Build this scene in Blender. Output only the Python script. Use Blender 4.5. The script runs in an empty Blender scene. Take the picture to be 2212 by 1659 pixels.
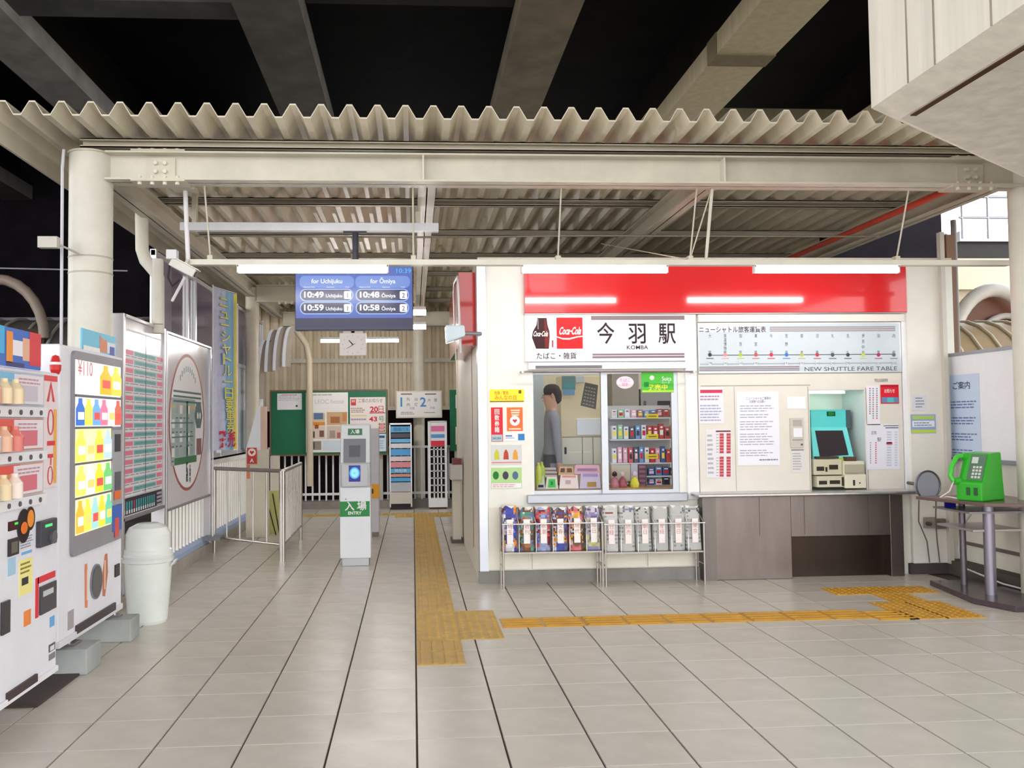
import bpy, math, random
from mathutils import Matrix, Vector
random.seed(7)
sc = bpy.context.scene
COL = sc.collection
# ---------------------------------------------------------------- camera (metres; X right, Y away, Z up)
F, CX, CY = 1933.17, 1016.84, 829.5
PIT, YAW, ROL, HC = 0.04144, 0.06491, -0.01073, 1.4777
def ray(x, y):
    u, v = (x-CX)/F, (y-CY)/F
    c, s = math.cos(ROL), math.sin(ROL); u, v = u*c+v*s, -u*s+v*c
    c, s = math.cos(PIT), math.sin(PIT); yy = c+s*v; z = s-c*v
    c, s = math.cos(YAW), math.sin(YAW)
    return Vector((u*c+yy*s, -u*s+yy*c, z))
EYE = Vector((0, 0, HC))
def at(x, y, Y): d = ray(x, y); return EYE + d*(Y/d.y)          # sight line meets the plane at depth Y
def fl(x, y, z=0): d = ray(x, y); return EYE + d*((z-HC)/d.z)   # ... a horizontal plane
def sx(x, y, X): d = ray(x, y); return EYE + d*(X/d.x)          # ... a plane of constant X
def pj(p):
    X, Y, Z = p[0], p[1], p[2]-HC
    c, s = math.cos(YAW), math.sin(YAW); x = X*c-Y*s; y = X*s+Y*c
    c, s = math.cos(PIT), math.sin(PIT); y2 = y*c+Z*s; z2 = -y*s+Z*c
    u, v = x/y2, -z2/y2
    c, s = math.cos(ROL), math.sin(ROL); return CX+F*(u*c-v*s), CY+F*(u*s+v*c)
def RF(x0, y0, x1, y1, Y=8.2):
    return at(x0, (y0+y1)/2, Y).x, at(x1, (y0+y1)/2, Y).x, at((x0+x1)/2, y1, Y).z, at((x0+x1)/2, y0, Y).z
def RS(xl, yt, yb, xr, X):
    return sx(xl, (yt+yb)/2, X).y, sx(xr, (yt+yb)/2, X).y, sx(xl, yb, X).z, sx(xl, yt, X).z

cam = bpy.data.cameras.new('camera'); co = bpy.data.objects.new('camera', cam); COL.objects.link(co)
f0 = ray(CX, CY); r0 = ray(CX+F, CY)-f0; u0 = ray(CX, CY-F)-f0
m = Matrix((r0, u0, -f0)).transposed().to_4x4(); m.translation = EYE
co.matrix_world = m
cam.sensor_width = 36; cam.lens = F/2212*36; cam.shift_x = (1106-CX)/2212; cam.clip_end = 300
sc.camera = co
# ---------------------------------------------------------------- daylight and exposure
w = bpy.data.worlds.new('sky'); sc.world = w; w.use_nodes = True
nt = w.node_tree; bg = nt.nodes['Background']
tc = nt.nodes.new('ShaderNodeTexCoord'); sp = nt.nodes.new('ShaderNodeSeparateXYZ'); mr = nt.nodes.new('ShaderNodeMapRange')
rp = nt.nodes.new('ShaderNodeValToRGB')
nt.links.new(tc.outputs['Generated'], sp.inputs[0]); nt.links.new(sp.outputs['Z'], mr.inputs[0]); nt.links.new(mr.outputs[0], rp.inputs[0]); nt.links.new(rp.outputs[0], bg.inputs[0])
rp.color_ramp.elements[0].color = (1, .97, .93, 1); rp.color_ramp.elements[1].color = (.72, .86, 1, 1)
bg.inputs[1].default_value = 3.5
sc.view_settings.view_transform = 'Standard'; sc.view_settings.look = 'None'
sc.view_settings.gamma = 1; sc.view_settings.use_curve_mapping = False
sc.view_settings.exposure = 0.0
TUBE = 33.0
# ---------------------------------------------------------------- helpers
def lin(c):
    return tuple(((v/255)/12.92 if v/255 <= .04045 else ((v/255+.055)/1.055)**2.4) for v in c)
MATS = {}
def mat(name, rough=.5, metal=0, noise=0, nscale=8, bump=0, bscale=60, spec=.5, emit=0, trans=0, coat=0, stretch=None, alpha=1, ior=1.45, rand=0, selflit=False):
    m = bpy.data.materials.new(name); m.use_nodes = True; t = m.node_tree; b = t.nodes['Principled BSDF']
    at_ = t.nodes.new('ShaderNodeAttribute'); at_.attribute_name = 'Col'; out = at_.outputs['Color']
    tcn = t.nodes.new('ShaderNodeTexCoord'); src = tcn.outputs['Object']
    if stretch:
        mp = t.nodes.new('ShaderNodeMapping'); mp.inputs['Scale'].default_value = stretch; t.links.new(src, mp.inputs[0]); src = mp.outputs[0]
    if noise:
        n = t.nodes.new('ShaderNodeTexNoise'); n.inputs['Scale'].default_value = nscale; n.inputs['Detail'].default_value = 6; n.inputs['Roughness'].default_value = .6
        t.links.new(src, n.inputs['Vector'])
        r = t.nodes.new('ShaderNodeMapRange'); r.inputs[1].default_value = .3; r.inputs[2].default_value = .7; r.inputs[3].default_value = 1-noise; r.inputs[4].default_value = 1+noise*.4
        t.links.new(n.outputs[0], r.inputs[0])
        x = t.nodes.new('ShaderNodeVectorMath'); x.operation = 'SCALE'; t.links.new(out, x.inputs[0]); t.links.new(r.outputs[0], x.inputs['Scale']); out = x.outputs[0]
    if rand:
        oi = t.nodes.new('ShaderNodeObjectInfo'); r = t.nodes.new('ShaderNodeMapRange'); r.inputs[3].default_value = 1-rand; r.inputs[4].default_value = 1+rand*.3
        t.links.new(oi.outputs['Random'], r.inputs[0]); x = t.nodes.new('ShaderNodeVectorMath'); x.operation = 'SCALE'; t.links.new(out, x.inputs[0]); t.links.new(r.outputs[0], x.inputs['Scale']); out = x.outputs[0]
    if selflit:
        x = t.nodes.new('ShaderNodeVectorMath'); x.operation = 'SCALE'; t.links.new(out, x.inputs[0]); x.inputs['Scale'].default_value = .08; out = x.outputs[0]
    t.links.new(out, b.inputs['Base Color'])
    b.inputs['Roughness'].default_value = rough; b.inputs['Metallic'].default_value = metal; b.inputs['Specular IOR Level'].default_value = spec; b.inputs['IOR'].default_value = ior
    b.inputs['Transmission Weight'].default_value = trans; b.inputs['Coat Weight'].default_value = coat; b.inputs['Coat Roughness'].default_value = .05; b.inputs['Alpha'].default_value = alpha
    if emit:
        t.links.new(at_.outputs['Color'], b.inputs['Emission Color']); b.inputs['Emission Strength'].default_value = emit
    if bump:
        n = t.nodes.new('ShaderNodeTexNoise'); n.inputs['Scale'].default_value = bscale; n.inputs['Detail'].default_value = 4; t.links.new(src, n.inputs['Vector'])
        bp = t.nodes.new('ShaderNodeBump'); bp.inputs['Strength'].default_value = bump; bp.inputs['Distance'].default_value = .004; t.links.new(n.outputs[0], bp.inputs['Height']); t.links.new(bp.outputs[0], b.inputs['Normal'])
    MATS[name] = m; return m
PAINT = mat('paint', .5, noise=.05, nscale=5)
PRINT = mat('printed_sheet', .45, spec=.3)
GLOSS = mat('gloss_plastic', .22, noise=.03)
SIGN = mat('enamel_sign', .12, coat=.6, noise=.03, nscale=2)
STEELP = mat('painted_steel', .42, noise=.13, nscale=3, bump=.1, bscale=30)
STEEL = mat('brushed_steel', .32, metal=1, noise=.12, nscale=3, stretch=(3, 3, .6))
SATIN = mat('satin_aluminium', .35, metal=.75, noise=.05)
CONC = mat('concrete', .85, noise=.35, nscale=1.6, bump=.35, bscale=14, spec=.2)
BOARD = mat('board_marked_concrete', .85, noise=.16, nscale=1.5, bump=.18, bscale=10, stretch=(5, 5, .4), spec=.2)
TILE = mat('floor_tile', .27, noise=.12, nscale=3.5, bump=.12, bscale=120, rand=.05)
TACT = mat('tactile_paving', .5, noise=.2, nscale=7, bump=.2, bscale=90)
DARK = mat('dark_surface', .9, noise=.5, nscale=1.2, spec=.1)  # matte finish, darkened unevenly by strong noise
RUBBER = mat('dark_rubber', .6, noise=.1)
CLOTH = mat('cloth', .9, noise=.1, nscale=10, bump=.2, bscale=80, spec=.1)
LAMP = mat('lamp_tube', .4, emit=TUBE)
LAMP2 = mat('far_lamp_tube', .4, emit=130)
SOFTLAMP = mat('backlit_panel', .35, emit=1.12, selflit=True)
SCREEN = mat('lit_screen', .25, emit=1.0, selflit=True)
GLASS = mat('window_glass', .02, trans=1, spec=.5, ior=1.1)
CLEAR = mat('milky_plastic', .13, trans=.06, coat=.5, noise=.04, ior=1.3)
PALEGLASS = mat('pale_film_glass', .12, alpha=.45, spec=.6)
ACRYL = mat('clear_acrylic', .05, trans=1, spec=.5, ior=1.12)

def front(Y): return Matrix(((1, 0, 0, 0), (0, 0, -1, Y), (0, 1, 0, 0), (0, 0, 0, 1)))   # u=X, v=Z, w towards viewer
def left(X): return Matrix(((0, 0, 1, X), (1, 0, 0, 0), (0, 1, 0, 0), (0, 0, 0, 1)))      # faces +X, u=Y
def right(X): return Matrix(((0, 0, -1, X), (-1, 0, 0, 0), (0, 1, 0, 0), (0, 0, 0, 1)))   # faces -X, u=-Y
TXT = {}
def text_mesh(s, size, bold):
    k = (s, round(size, 4), bold)
    if k not in TXT:
        cu = bpy.data.curves.new('t', 'FONT'); cu.body = s; cu.size = size; cu.resolution_u = 3; cu.offset = bold*size; cu.space_line = 1.0
        ob = bpy.data.objects.new('t', cu); COL.objects.link(ob); bpy.context.view_layer.update()
        me = bpy.data.meshes.new_from_object(ob.evaluated_get(bpy.context.evaluated_depsgraph_get()))
        vs = [tuple(v.co) for v in me.vertices]; fs = [tuple(p.vertices) for p in me.polygons]
        bpy.data.objects.remove(ob); bpy.data.curves.remove(cu); bpy.data.meshes.remove(me)
        TXT[k] = (vs, fs)
    return TXT[k]
class MB:
    def __init__(s, fr=None): s.v = []; s.f = []; s.c = []; s.s = []; s.fr = fr or Matrix()
    def add(s, vs, fs, c, smooth=False):
        n = len(s.v); s.v += [s.fr @ Vector(p) for p in vs]
        for q in fs: s.f.append([n+i for i in q]); s.c.append(c); s.s.append(smooth)
        return s
    def box(s, x0, x1, y0, y1, z0, z1, c):
        x0, x1 = min(x0, x1), max(x0, x1); y0, y1 = min(y0, y1), max(y0, y1); z0, z1 = min(z0, z1), max(z0, z1)
        return s.add([(x0, y0, z0), (x1, y0, z0), (x1, y1, z0), (x0, y1, z0), (x0, y0, z1), (x1, y0, z1), (x1, y1, z1), (x0, y1, z1)],
              [(0, 3, 2, 1), (4, 5, 6, 7), (0, 1, 5, 4), (1, 2, 6, 5), (2, 3, 7, 6), (3, 0, 4, 7)], c)
    def quad(s, u0, u1, v0, v1, w, c): return s.add([(u0, v0, w), (u1, v0, w), (u1, v1, w), (u0, v1, w)], [(0, 1, 2, 3)], c)
    def prism(s, pts, w0, w1, c):           # polygon in (u,v), counter-clockwise, from w0 to w1
        n = len(pts)
        return s.add([(a, b, w0) for a, b in pts]+[(a, b, w1) for a, b in pts],
              [tuple(range(n-1, -1, -1)), tuple(range(n, 2*n))]+[(i, (i+1) % n, n+(i+1) % n, n+i) for i in range(n)], c)
    def cyl(s, p, q, r, c, n=12, r2=None, smooth=True):
        p, q = Vector(p), Vector(q); d = (q-p).normalized(); a = d.orthogonal().normalized(); b = d.cross(a); r2 = r if r2 is None else r2
        vs = [tuple(p+(a*math.cos(t)+b*math.sin(t))*r) for t in [2*math.pi*i/n for i in range(n)]]+[tuple(q+(a*math.cos(t)+b*math.sin(t))*r2) for t in [2*math.pi*i/n for i in range(n)]]
        s.add(vs, [(i, (i+1) % n, n+(i+1) % n, n+i) for i in range(n)], c, smooth)
        return s.add(vs, [tuple(range(n-1, -1, -1)), tuple(range(n, 2*n))], c)
    def tube(s, pts, r, c, n=8):
        pts = [Vector(p) for p in pts]; rings = []; a = None
        for i, p in enumerate(pts):
            d = (pts[min(i+1, len(pts)-1)]-pts[max(i-1, 0)]).normalized()
            a = d.orthogonal().normalized() if a is None else (a-d*a.dot(d)).normalized()
            b = d.cross(a); rings.append([tuple(p+(a*math.cos(2*math.pi*k/n)+b*math.sin(2*math.pi*k/n))*r) for k in range(n)])
        vs = sum(rings, []); fs = []
        for i in range(len(pts)-1): fs += [(i*n+k, i*n+(k+1) % n, (i+1)*n+(k+1) % n, (i+1)*n+k) for k in range(n)]
        s.add(vs, fs, c, True)
        return s.add(vs, [tuple(range(n-1, -1, -1)), tuple(range(len(vs)-n, len(vs)))], c)
    def lathe(s, o, prof, c, n=24, smooth=True):   # prof [(r,z,colour?)] about the third axis
        o = Vector(o); vs = []
        for pr in prof: vs += [(o.x+pr[0]*math.cos(2*math.pi*k/n), o.y+pr[0]*math.sin(2*math.pi*k/n), o.z+pr[1]) for k in range(n)]
        for i in range(len(prof)-1):
            cc = prof[i][2] if len(prof[i]) > 2 else c
            s.add([], [], c); base = len(s.v)
            s.add(vs[i*n:(i+2)*n], [(k, (k+1) % n, n+(k+1) % n, n+k) for k in range(n)], cc, smooth)
        return s
    def disc(s, u, v, r, w, c, n=28, ry=None):
        ry = ry or r
        return s.add([(u+r*math.cos(2*math.pi*k/n), v+ry*math.sin(2*math.pi*k/n), w) for k in range(n)], [tuple(range(n))], c)
    def text(s, body, u, v, h, w, c, bold=.0, align='l', slant=0, width=None, space=None):
        size = h/.72
        if space:                                # spread the letters one by one
            n = len(body)
            for i, ch in enumerate(body): s.text(ch, u+space*i, v, h, w, c, bold, 'c', slant)
            return s
        vs, fs = text_mesh(body, size, bold)
        if not vs: return s
        x0 = min(p[0] for p in vs); x1 = max(p[0] for p in vs); k = 1
        if width: k = width/(x1-x0)
        off = {'l': 0, 'c': -(x1-x0)*k/2, 'r': -(x1-x0)*k}[align]
        return s.add([(u+off+(p[0]-x0)*k+p[1]*slant, v+p[1], w) for p in vs], fs, c)
    def lines(s, u0, u1, v0, v1, n, w, c, fill=.45, rag=.25):   # small print too fine to read
        p = (v1-v0)/n
        for i in range(n):
            a = u0; e = u1-random.random()*rag*(u1-u0); v = v1-(i+.5)*p
            while a < e-1e-4:
                b = min(e, a+(u1-u0)*random.uniform(.08, .22)); s.quad(a, b, v-p*fill/2, v+p*fill/2, w, c); a = b+(u1-u0)*.025
        return s
def finish(name, mb, material, origin, parent=None):
    me = bpy.data.meshes.new(name); o = Vector(origin)
    me.from_pydata([tuple(v-o) for v in mb.v], [], mb.f); me.materials.append(material)
    ca = me.color_attributes.new('Col', 'FLOAT_COLOR', 'CORNER'); buf = []
    for q, c in zip(mb.f, mb.c):
        l = lin(c); buf += [l[0], l[1], l[2], 1.0]*len(q)
    ca.data.foreach_set('color', buf)
    me.polygons.foreach_set('use_smooth', mb.s); me.update()
    ob = bpy.data.objects.new(name, me); COL.objects.link(ob)
    return ob
WL = {}
def bev(ob, b, seg=2):
    if b:
        md = ob.modifiers.new('edge', 'BEVEL'); md.width = b; md.segments = seg; md.limit_method = 'ANGLE'; md.angle_limit = math.radians(50)
def T(name, label, cat, loc, group=None):
    e = bpy.data.objects.new(name, None); COL.objects.link(e); e.location = loc; e.empty_display_size = .1
    e['label'] = label; e['category'] = cat
    if group: e['group'] = group
    WL[e.name] = Vector(loc); return e
def P(name, mb, material, parent, label=None, bevel=0, kind=None):
    if not mb.v: return None
    o = WL[parent.name]; ob = finish(name, mb, material, o); ob.parent = parent; WL[ob.name] = o
    if label: ob['label'] = label
    if kind: ob['kind'] = kind
    bev(ob, bevel); return ob
def one(name, mb, material, label, cat, group=None, bevel=0, kind=None):   # a thing of one mesh
    xs = [v.x for v in mb.v]; ys = [v.y for v in mb.v]; zs = [v.z for v in mb.v]
    o = Vector(((min(xs)+max(xs))/2, (min(ys)+max(ys))/2, min(zs))); ob = finish(name, mb, material, o); ob.location = o; WL[ob.name] = o
    ob['label'] = label; ob['category'] = cat
    if group: ob['group'] = group
    if kind: ob['kind'] = kind
    bev(ob, bevel); return ob
def S(name, mb, material, label=None, bevel=0, cat='structure'):
    ob = one(name, mb, material, label or name.replace('_', ' '), cat, bevel=bevel, kind='structure'); return ob
def SE(name, label, loc, cat='structure'):
    e = T(name, label, cat, loc); e['kind'] = 'structure'; return e
ORD = ['first', 'second', 'third', 'fourth', 'fifth', 'sixth', 'seventh', 'eighth', 'ninth', 'tenth', 'eleventh', 'twelfth', 'thirteenth', 'fourteenth', 'fifteenth']
BEIGE = (214, 206, 188); WHITE = (238, 238, 238); CREAM = (236, 232, 220); SILV = (186, 190, 198); BLACK = (24, 22, 24)
RED = (214, 30, 38); GREEN = (0, 104, 66); YEL = (250, 220, 60)

# ================================================================ STRUCTURE
# ---- floor
fe = SE('floor', 'pale square floor tiles with dark joints across the station concourse', (0, 6, 0), 'floor')
P('screed', MB().box(-5.2, 5.35, -4, 15.9, -.12, -.009, (92, 84, 78)), CONC, fe)
def tile_mb(x, y, z0=-.009):
    a = .004; b = .0025; s = .4; t = .0015
    m = MB(); x0, x1, y0, y1 = x+a, x+s-a, y+b, y+s-b
    c = (208, 201, 189)
    return m.add([(x0, y0, z0), (x1, y0, z0), (x1, y1, z0), (x0, y1, z0), (x0+t, y0+t, 0), (x1-t, y0+t, 0), (x1-t, y1-t, 0), (x0+t, y1-t, 0)],
              [(4, 5, 6, 7), (0, 1, 5, 4), (1, 2, 6, 5), (2, 3, 7, 6), (3, 0, 4, 7)], c)
cells = []
for i in range(-7, 13):
    for j in range(-19, 29):
        x, y = .007+.4*i, 4.24+.4*j
        if x+.4 > 5.16 or (x+.4 < -2.32 and y > 8.0): continue
        if x > .62 and y > 8.3: continue
        vis = False
        if y > 3:
            px = pj((x+.2, y+.2, 0)); vis = -90 < px[0] < 2300 and px[1] < 1750
        cells.append((not vis, y, x))
cells.sort()
tm = tile_mb(0, 0); tile0 = None; rest = MB()
for n, (nv, y, x) in enumerate(cells):
    if n < 298:
        if tile0 is None:
            tile0 = finish('tile', tm, TILE, (0, 0, 0)); ob = tile0
        else: ob = tile0.copy(); COL.objects.link(ob)
        ob.parent = fe; ob.location = (x, y-6, 0)
    else:
        q = tile_mb(x, y); k = len(rest.v); rest.v += q.v; rest.f += [[k+i for i in f] for f in q.f]; rest.c += q.c; rest.s += q.s
P('tile_field', rest, TILE, fe, kind='stuff')
# ---- tactile paving
te = T('tactile_paving', 'yellow tactile paving strip running from the foreground past the gate to the back fence', 'paving', (.16, 9, 0))
te2 = T('tactile_paving', 'yellow tactile paving branch running right to the ticket machine', 'paving', (2.2, 6.6, 0))
OC = (196, 158, 78); OC2 = (206, 152, 48)
def tact(x, y, kind, par, c, s=.3):
    m = MB(); g = .002; m.box(x+g, x+s-g, y+g, y+s-g, -.001, .004, c)
    if kind == 'dots':
        for i in range(5):
            for j in range(5):
                cx, cy, r = x+s*(i+.5)/5, y+s*(j+.5)/5, .011
                v = [(cx+r*a, cy+r*b, .004) for a, b in ((-1, -1), (1, -1), (1, 1), (-1, 1))]+[(cx+.6*r*a, cy+.6*r*b, .009) for a, b in ((-1, -1), (1, -1), (1, 1), (-1, 1))]
                m.add(v, [(4, 5, 6, 7), (0, 1, 5, 4), (1, 2, 6, 5), (2, 3, 7, 6), (3, 0, 4, 7)], c)
    else:
        for i in range(4):
            a = s*(i+.5)/4; r = .017
            if kind == 'y': v = [(x+a-r, y+.012, .004), (x+a+r, y+.012, .004), (x+a+r, y+s-.012, .004), (x+a-r, y+s-.012, .004), (x+a-r*.6, y+.02, .009), (x+a+r*.6, y+.02, .009), (x+a+r*.6, y+s-.02, .009), (x+a-r*.6, y+s-.02, .009)]
            else: v = [(x+.012, y+a-r, .004), (x+s-.012, y+a-r, .004), (x+s-.012, y+a+r, .004), (x+.012, y+a+r, .004), (x+.02, y+a-r*.6, .009), (x+s-.02, y+a-r*.6, .009), (x+s-.02, y+a+r*.6, .009), (x+.02, y+a+r*.6, .009)]
            m.add(v, [(4, 5, 6, 7), (0, 1, 5, 4), (1, 2, 6, 5), (2, 3, 7, 6), (3, 0, 4, 7)], c)
    P('paving_tile', m, TACT, par)
for k in range(2): tact(.012, 5.50+.3*k, 'y', te, OC)
for k in range(3):
    for l in range(2): tact(.012+.3*l, 6.11+.305*k, 'dots', te, OC)
for k in range(23): tact(.012, 7.03+.3*k, 'y' if k < 19 else 'dots', te, OC)
for k in range(4): tact(-.29+.3*k, 13.95, 'dots', te, OC)
for k in range(9): tact(-1.85+.3*k, 14.3, 'dots', te, OC)
for k in range(9): tact(.63+.305*k, 6.42, 'x', te2, OC2)
tact(3.375, 6.36, 'x', te2, OC2)
for k in range(2):
    for l in range(2): tact(3.5+.28*l+.1, 6.36+.3*k, 'dots', te2, OC2, .3)
tact(3.8, 6.97, 'dots', te2, OC2)
for k in range(3): tact(3.5+.3*k, 7.29, 'dots', te2, OC2)
# ---- ground below and far surroundings
S('ground', MB().box(-30, 30, -14, 40, -.4, -.2, (96, 92, 88)), CONC, 'dark paved ground around the raised concourse', cat='ground')
# ---- viaduct overhead
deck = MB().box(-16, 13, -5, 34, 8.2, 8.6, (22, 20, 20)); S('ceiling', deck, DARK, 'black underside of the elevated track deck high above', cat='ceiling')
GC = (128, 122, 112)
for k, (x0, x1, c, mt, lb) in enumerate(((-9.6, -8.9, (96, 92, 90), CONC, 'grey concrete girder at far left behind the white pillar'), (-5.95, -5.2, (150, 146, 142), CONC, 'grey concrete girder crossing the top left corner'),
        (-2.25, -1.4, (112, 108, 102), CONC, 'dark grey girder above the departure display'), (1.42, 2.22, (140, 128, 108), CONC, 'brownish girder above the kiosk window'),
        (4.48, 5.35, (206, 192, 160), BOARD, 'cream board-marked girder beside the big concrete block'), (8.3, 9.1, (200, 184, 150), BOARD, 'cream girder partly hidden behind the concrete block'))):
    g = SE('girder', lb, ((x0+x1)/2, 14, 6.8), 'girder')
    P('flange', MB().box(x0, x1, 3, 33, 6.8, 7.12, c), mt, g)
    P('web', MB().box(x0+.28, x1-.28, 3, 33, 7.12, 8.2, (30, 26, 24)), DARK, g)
    if k == 4:
        for yy in (12.6, 16.4): P('joint_band', MB().box(x0-.01, x1+.01, yy, yy+.42, 6.785, 7.13, (138, 124, 98)), BOARD, g, 'darker band across the girder')
S('cross_beam', MB().box(-5.2, -2.25, 11.6, 12.1, 6.95, 7.35, (92, 92, 92)), CONC, 'grey cross beam between the two left girders at the top edge', cat='beam')
S('cross_beam', MB().box(-1.4, 1.42, 11.5, 12.0, 7.15, 7.5, (48, 44, 44)), CONC, 'very dark cross beam at the top edge between the two middle girders', cat='beam')
S('cross_beam', MB().box(5.35, 8.3, 16.5, 16.9, 7.0, 7.4, (150, 138, 112)), BOARD, 'short cream cross beam behind the ribbed canopy at upper right', cat='beam')
# big concrete block upper right
A = at(1882, 234, 5.0); B = at(1945, 257, 5.0); zb = B.z
d = Vector((math.sin(math.radians(53.5)), math.cos(math.radians(53.5)), 0))
pA = A; pB = B; pC = B+d*3.2
bm = MB()
ch = (A.z-zb)
def blk(y0):
    return [(A.x, y0, A.z), (B.x, y0, zb)]
dA = (A.x-B.x)
vs = [(A.x, .8, 9), (A.x, .8, A.z), (B.x, .8, zb), (6.2, .8, zb), (6.2, .8, 9)]
cA = Vector((A.x, A.y, 0)); sl = d.y/d.x
bk = [(A.x, A.y, 9), (A.x, A.y, A.z), (B.x, A.y, zb), (6.2, A.y+(6.2-B.x)*sl, zb), (6.2, A.y+(6.2-A.x)*sl, 9)]
bm.add(vs+bk, [(0, 1, 2, 3, 4), (9, 8, 7, 6, 5), (1, 0, 5, 6), (2, 1, 6, 7), (3, 2, 7, 8), (4, 3, 8, 9), (0, 4, 9, 5)], (244, 238, 226))
pc = SE('pier_cap', 'pale board-marked concrete block jutting into the upper right corner', (4, 3, zb), 'block')
P('body', bm, BOARD, pc)
P('seam', MB().box(B.x+.02, B.x+.055, .9, 4.93, zb-.006, zb+.02, (92, 62, 44)), CONC, pc, 'rusty seam along the underside')
for yy in (3.9, 4.35, 4.6): P('board_joint', MB().box(A.x-.004, A.x+.01, yy, yy+.012, A.z, 6.5, (170, 160, 145)), CONC, pc)
# ---- canopy roof
prof = []; x = -2.94; PT = .2
zt, zv = 3.735, 3.642
while x < 5.3:
    prof += [(x, zv), (x+.03, zv), (x+.085, zt), (x+.125, zt), (x+.18, zv)]; x += PT
prof.append((x, zv)); pp = []
for q in prof:
    if not pp or abs(q[0]-pp[-1][0]) > .003: pp.append(q)
roof = MB(); n = len(pp); T_ = .011
def roofsheet(m, y0, y1, c, pp=pp, cx=1e9):
    n = len(pp)
    vs = [(a, y0, b) for a, b in pp]+[(a, y1, b) for a, b in pp]+[(a, y0, b+T_) for a, b in pp]+[(a, y1, b+T_) for a, b in pp]
    fs = []
    for i in range(n-1): fs += [(i, n+i, n+i+1, i+1), (2*n+i, 2*n+i+1, 3*n+i+1, 3*n+i), (i, i+1, 2*n+i+1, 2*n+i), (n+i, 3*n+i, 3*n+i+1, n+i+1)]
    fs += [(0, 2*n, 3*n, n), (n-1, 2*n-1, 4*n-1, 3*n-1)]
    m.add(vs, fs, c)
roofsheet(roof, 6.34, 17.1, (226, 217, 196))
cr = SE('canopy_roof', 'beige folded metal canopy roof with a zigzag front edge', (1, 11, 3.64), 'roof')
P('ribbed_sheet', roof, STEELP, cr)
P('edge_flashing', MB().box(-2.95, -2.93, 6.34, 16.9, 3.50, 3.66, BEIGE), STEELP, cr)
# ---- purlins and beams
def Hbeam(m, axis, p0, p1, off, z0, z1, wd, c, tf=.014, tw=.01):   # axis x: spans x p0..p1 at y=off
    if axis == 'x':
        m.box(p0, p1, off-wd/2, off+wd/2, z0, z0+tf, c); m.box(p0, p1, off-wd/2, off+wd/2, z1-tf, z1, c); m.box(p0, p1, off-tw/2, off+tw/2, z0, z1, c)
    else:
        m.box(off-wd/2, off+wd/2, p0, p1, z0, z0+tf, c); m.box(off-wd/2, off+wd/2, p0, p1, z1-tf, z1, c); m.box(off-tw/2, off+tw/2, p0, p1, z0, z1, c)
def purlin(y, c, lb, x0=-2.48, x1=5.0, z0=3.568, z1=3.636):
    m = MB(); m.box(x0, x1, y+.05, y+.06, z0, z1, c); m.box(x0, x1, y-.01, y+.06, z0, z0+.008, c); m.box(x0, x1, y-.01, y+.06, z1-.008, z1, c)
    m.box(x0, x1, y-.01, y-.004, z0, z0+.016, c); m.box(x0, x1, y-.01, y-.004, z1-.016, z1, c)
    S('purlin', m, STEELP, lb, cat='purlin')
purlin(6.83, BEIGE, 'beige channel purlin right under the zigzag roof edge')
for k, y in enumerate((8.6, 10.0, 11.4, 12.8, 14.3, 15.6)):
    purlin(y, (200, 192, 174), ORD[k]+' channel purlin behind the front beam, under the roof', -2.4, 5.0)
b0 = SE('front_beam', 'long beige steel beam with bolted joints spanning the concourse', (1.3, 6.92, 3.32), 'beam')
m = MB(); Hbeam(m, 'x', -2.3, 4.95, 6.92, 3.325, 3.545, .2, (216, 211, 196)); P('beam_body', m, STEELP, b0)
for px in (914, 1558): xx = at(px, 365, 6.9).x; P('stiffener', MB().box(xx-.006, xx+.006, 6.82, 6.92, 3.34, 3.53, (224, 220, 208)), STEELP, b0)
for px in (347, 2095):
    xx = at(px, 360, 6.9).x
    P('splice_plate', MB().box(xx-.11, xx+.11, 6.9, 6.915, 3.36, 3.515, (212, 206, 190)).box(xx-.2, xx+.2, 6.815, 7.02, 3.545, 3.557, BEIGE).box(xx-.2, xx+.2, 6.815, 7.02, 3.313, 3.325, BEIGE), STEELP, b0)
    for i in (-1, 1):
        for z in (3.405, 3.47): P('bolt', MB().cyl((xx+i*.035, 6.9, z), (xx+i*.035, 6.875, z), .019, (226, 222, 210), 8, .015), STEELP, b0)
    for i in range(4):
        for z, dz in ((3.557, .022), (3.313, -.022), (3.33+.008, .018)):
            P('bolt', MB().cyl((xx-.14+.093*i, 6.845, z), (xx-.14+.093*i, 6.845, z+dz), .016, (226, 222, 210), 8), STEELP, b0)
for k, (xo, lb, y1) in enumerate(((-2.38, 'beige roof beam running back along the left edge of the canopy', 16.2), (.13, 'beige roof beam running back over the display to the far column', 16.2),
        (2.42, 'beige roof beam running back above the kiosk sign', 16.2), (4.86, 'beige roof beam running back along the right edge of the canopy', 16.2))):
    m = MB(); Hbeam(m, 'y', 7.02, y1, xo, 3.36, 3.545, .14, (212, 205, 188)); S('roof_beam', m, STEELP, lb, cat='beam')
m = MB(); Hbeam(m, 'x', -2.3, .06, 13.4, 3.27, 3.52, .2, (206, 198, 180))
for i in range(4): m.cyl((-1.95+.09*i, 13.3, 3.52), (-1.95+.09*i, 13.3, 3.56), .017, BEIGE, 8); m.cyl((-1.95+.09*i, 13.3, 3.27), (-1.95+.09*i, 13.3, 3.23), .017, BEIGE, 8)
S('middle_beam', m, STEELP, 'beige steel cross beam behind the departure display', cat='beam')
m = MB(); Hbeam(m, 'x', -2.3, 4.9, 16.1, 3.2, 3.45, .2, (206, 198, 180)); S('rear_beam', m, STEELP, 'beige steel cross beam at the back of the canopy', cat='beam')
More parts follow.
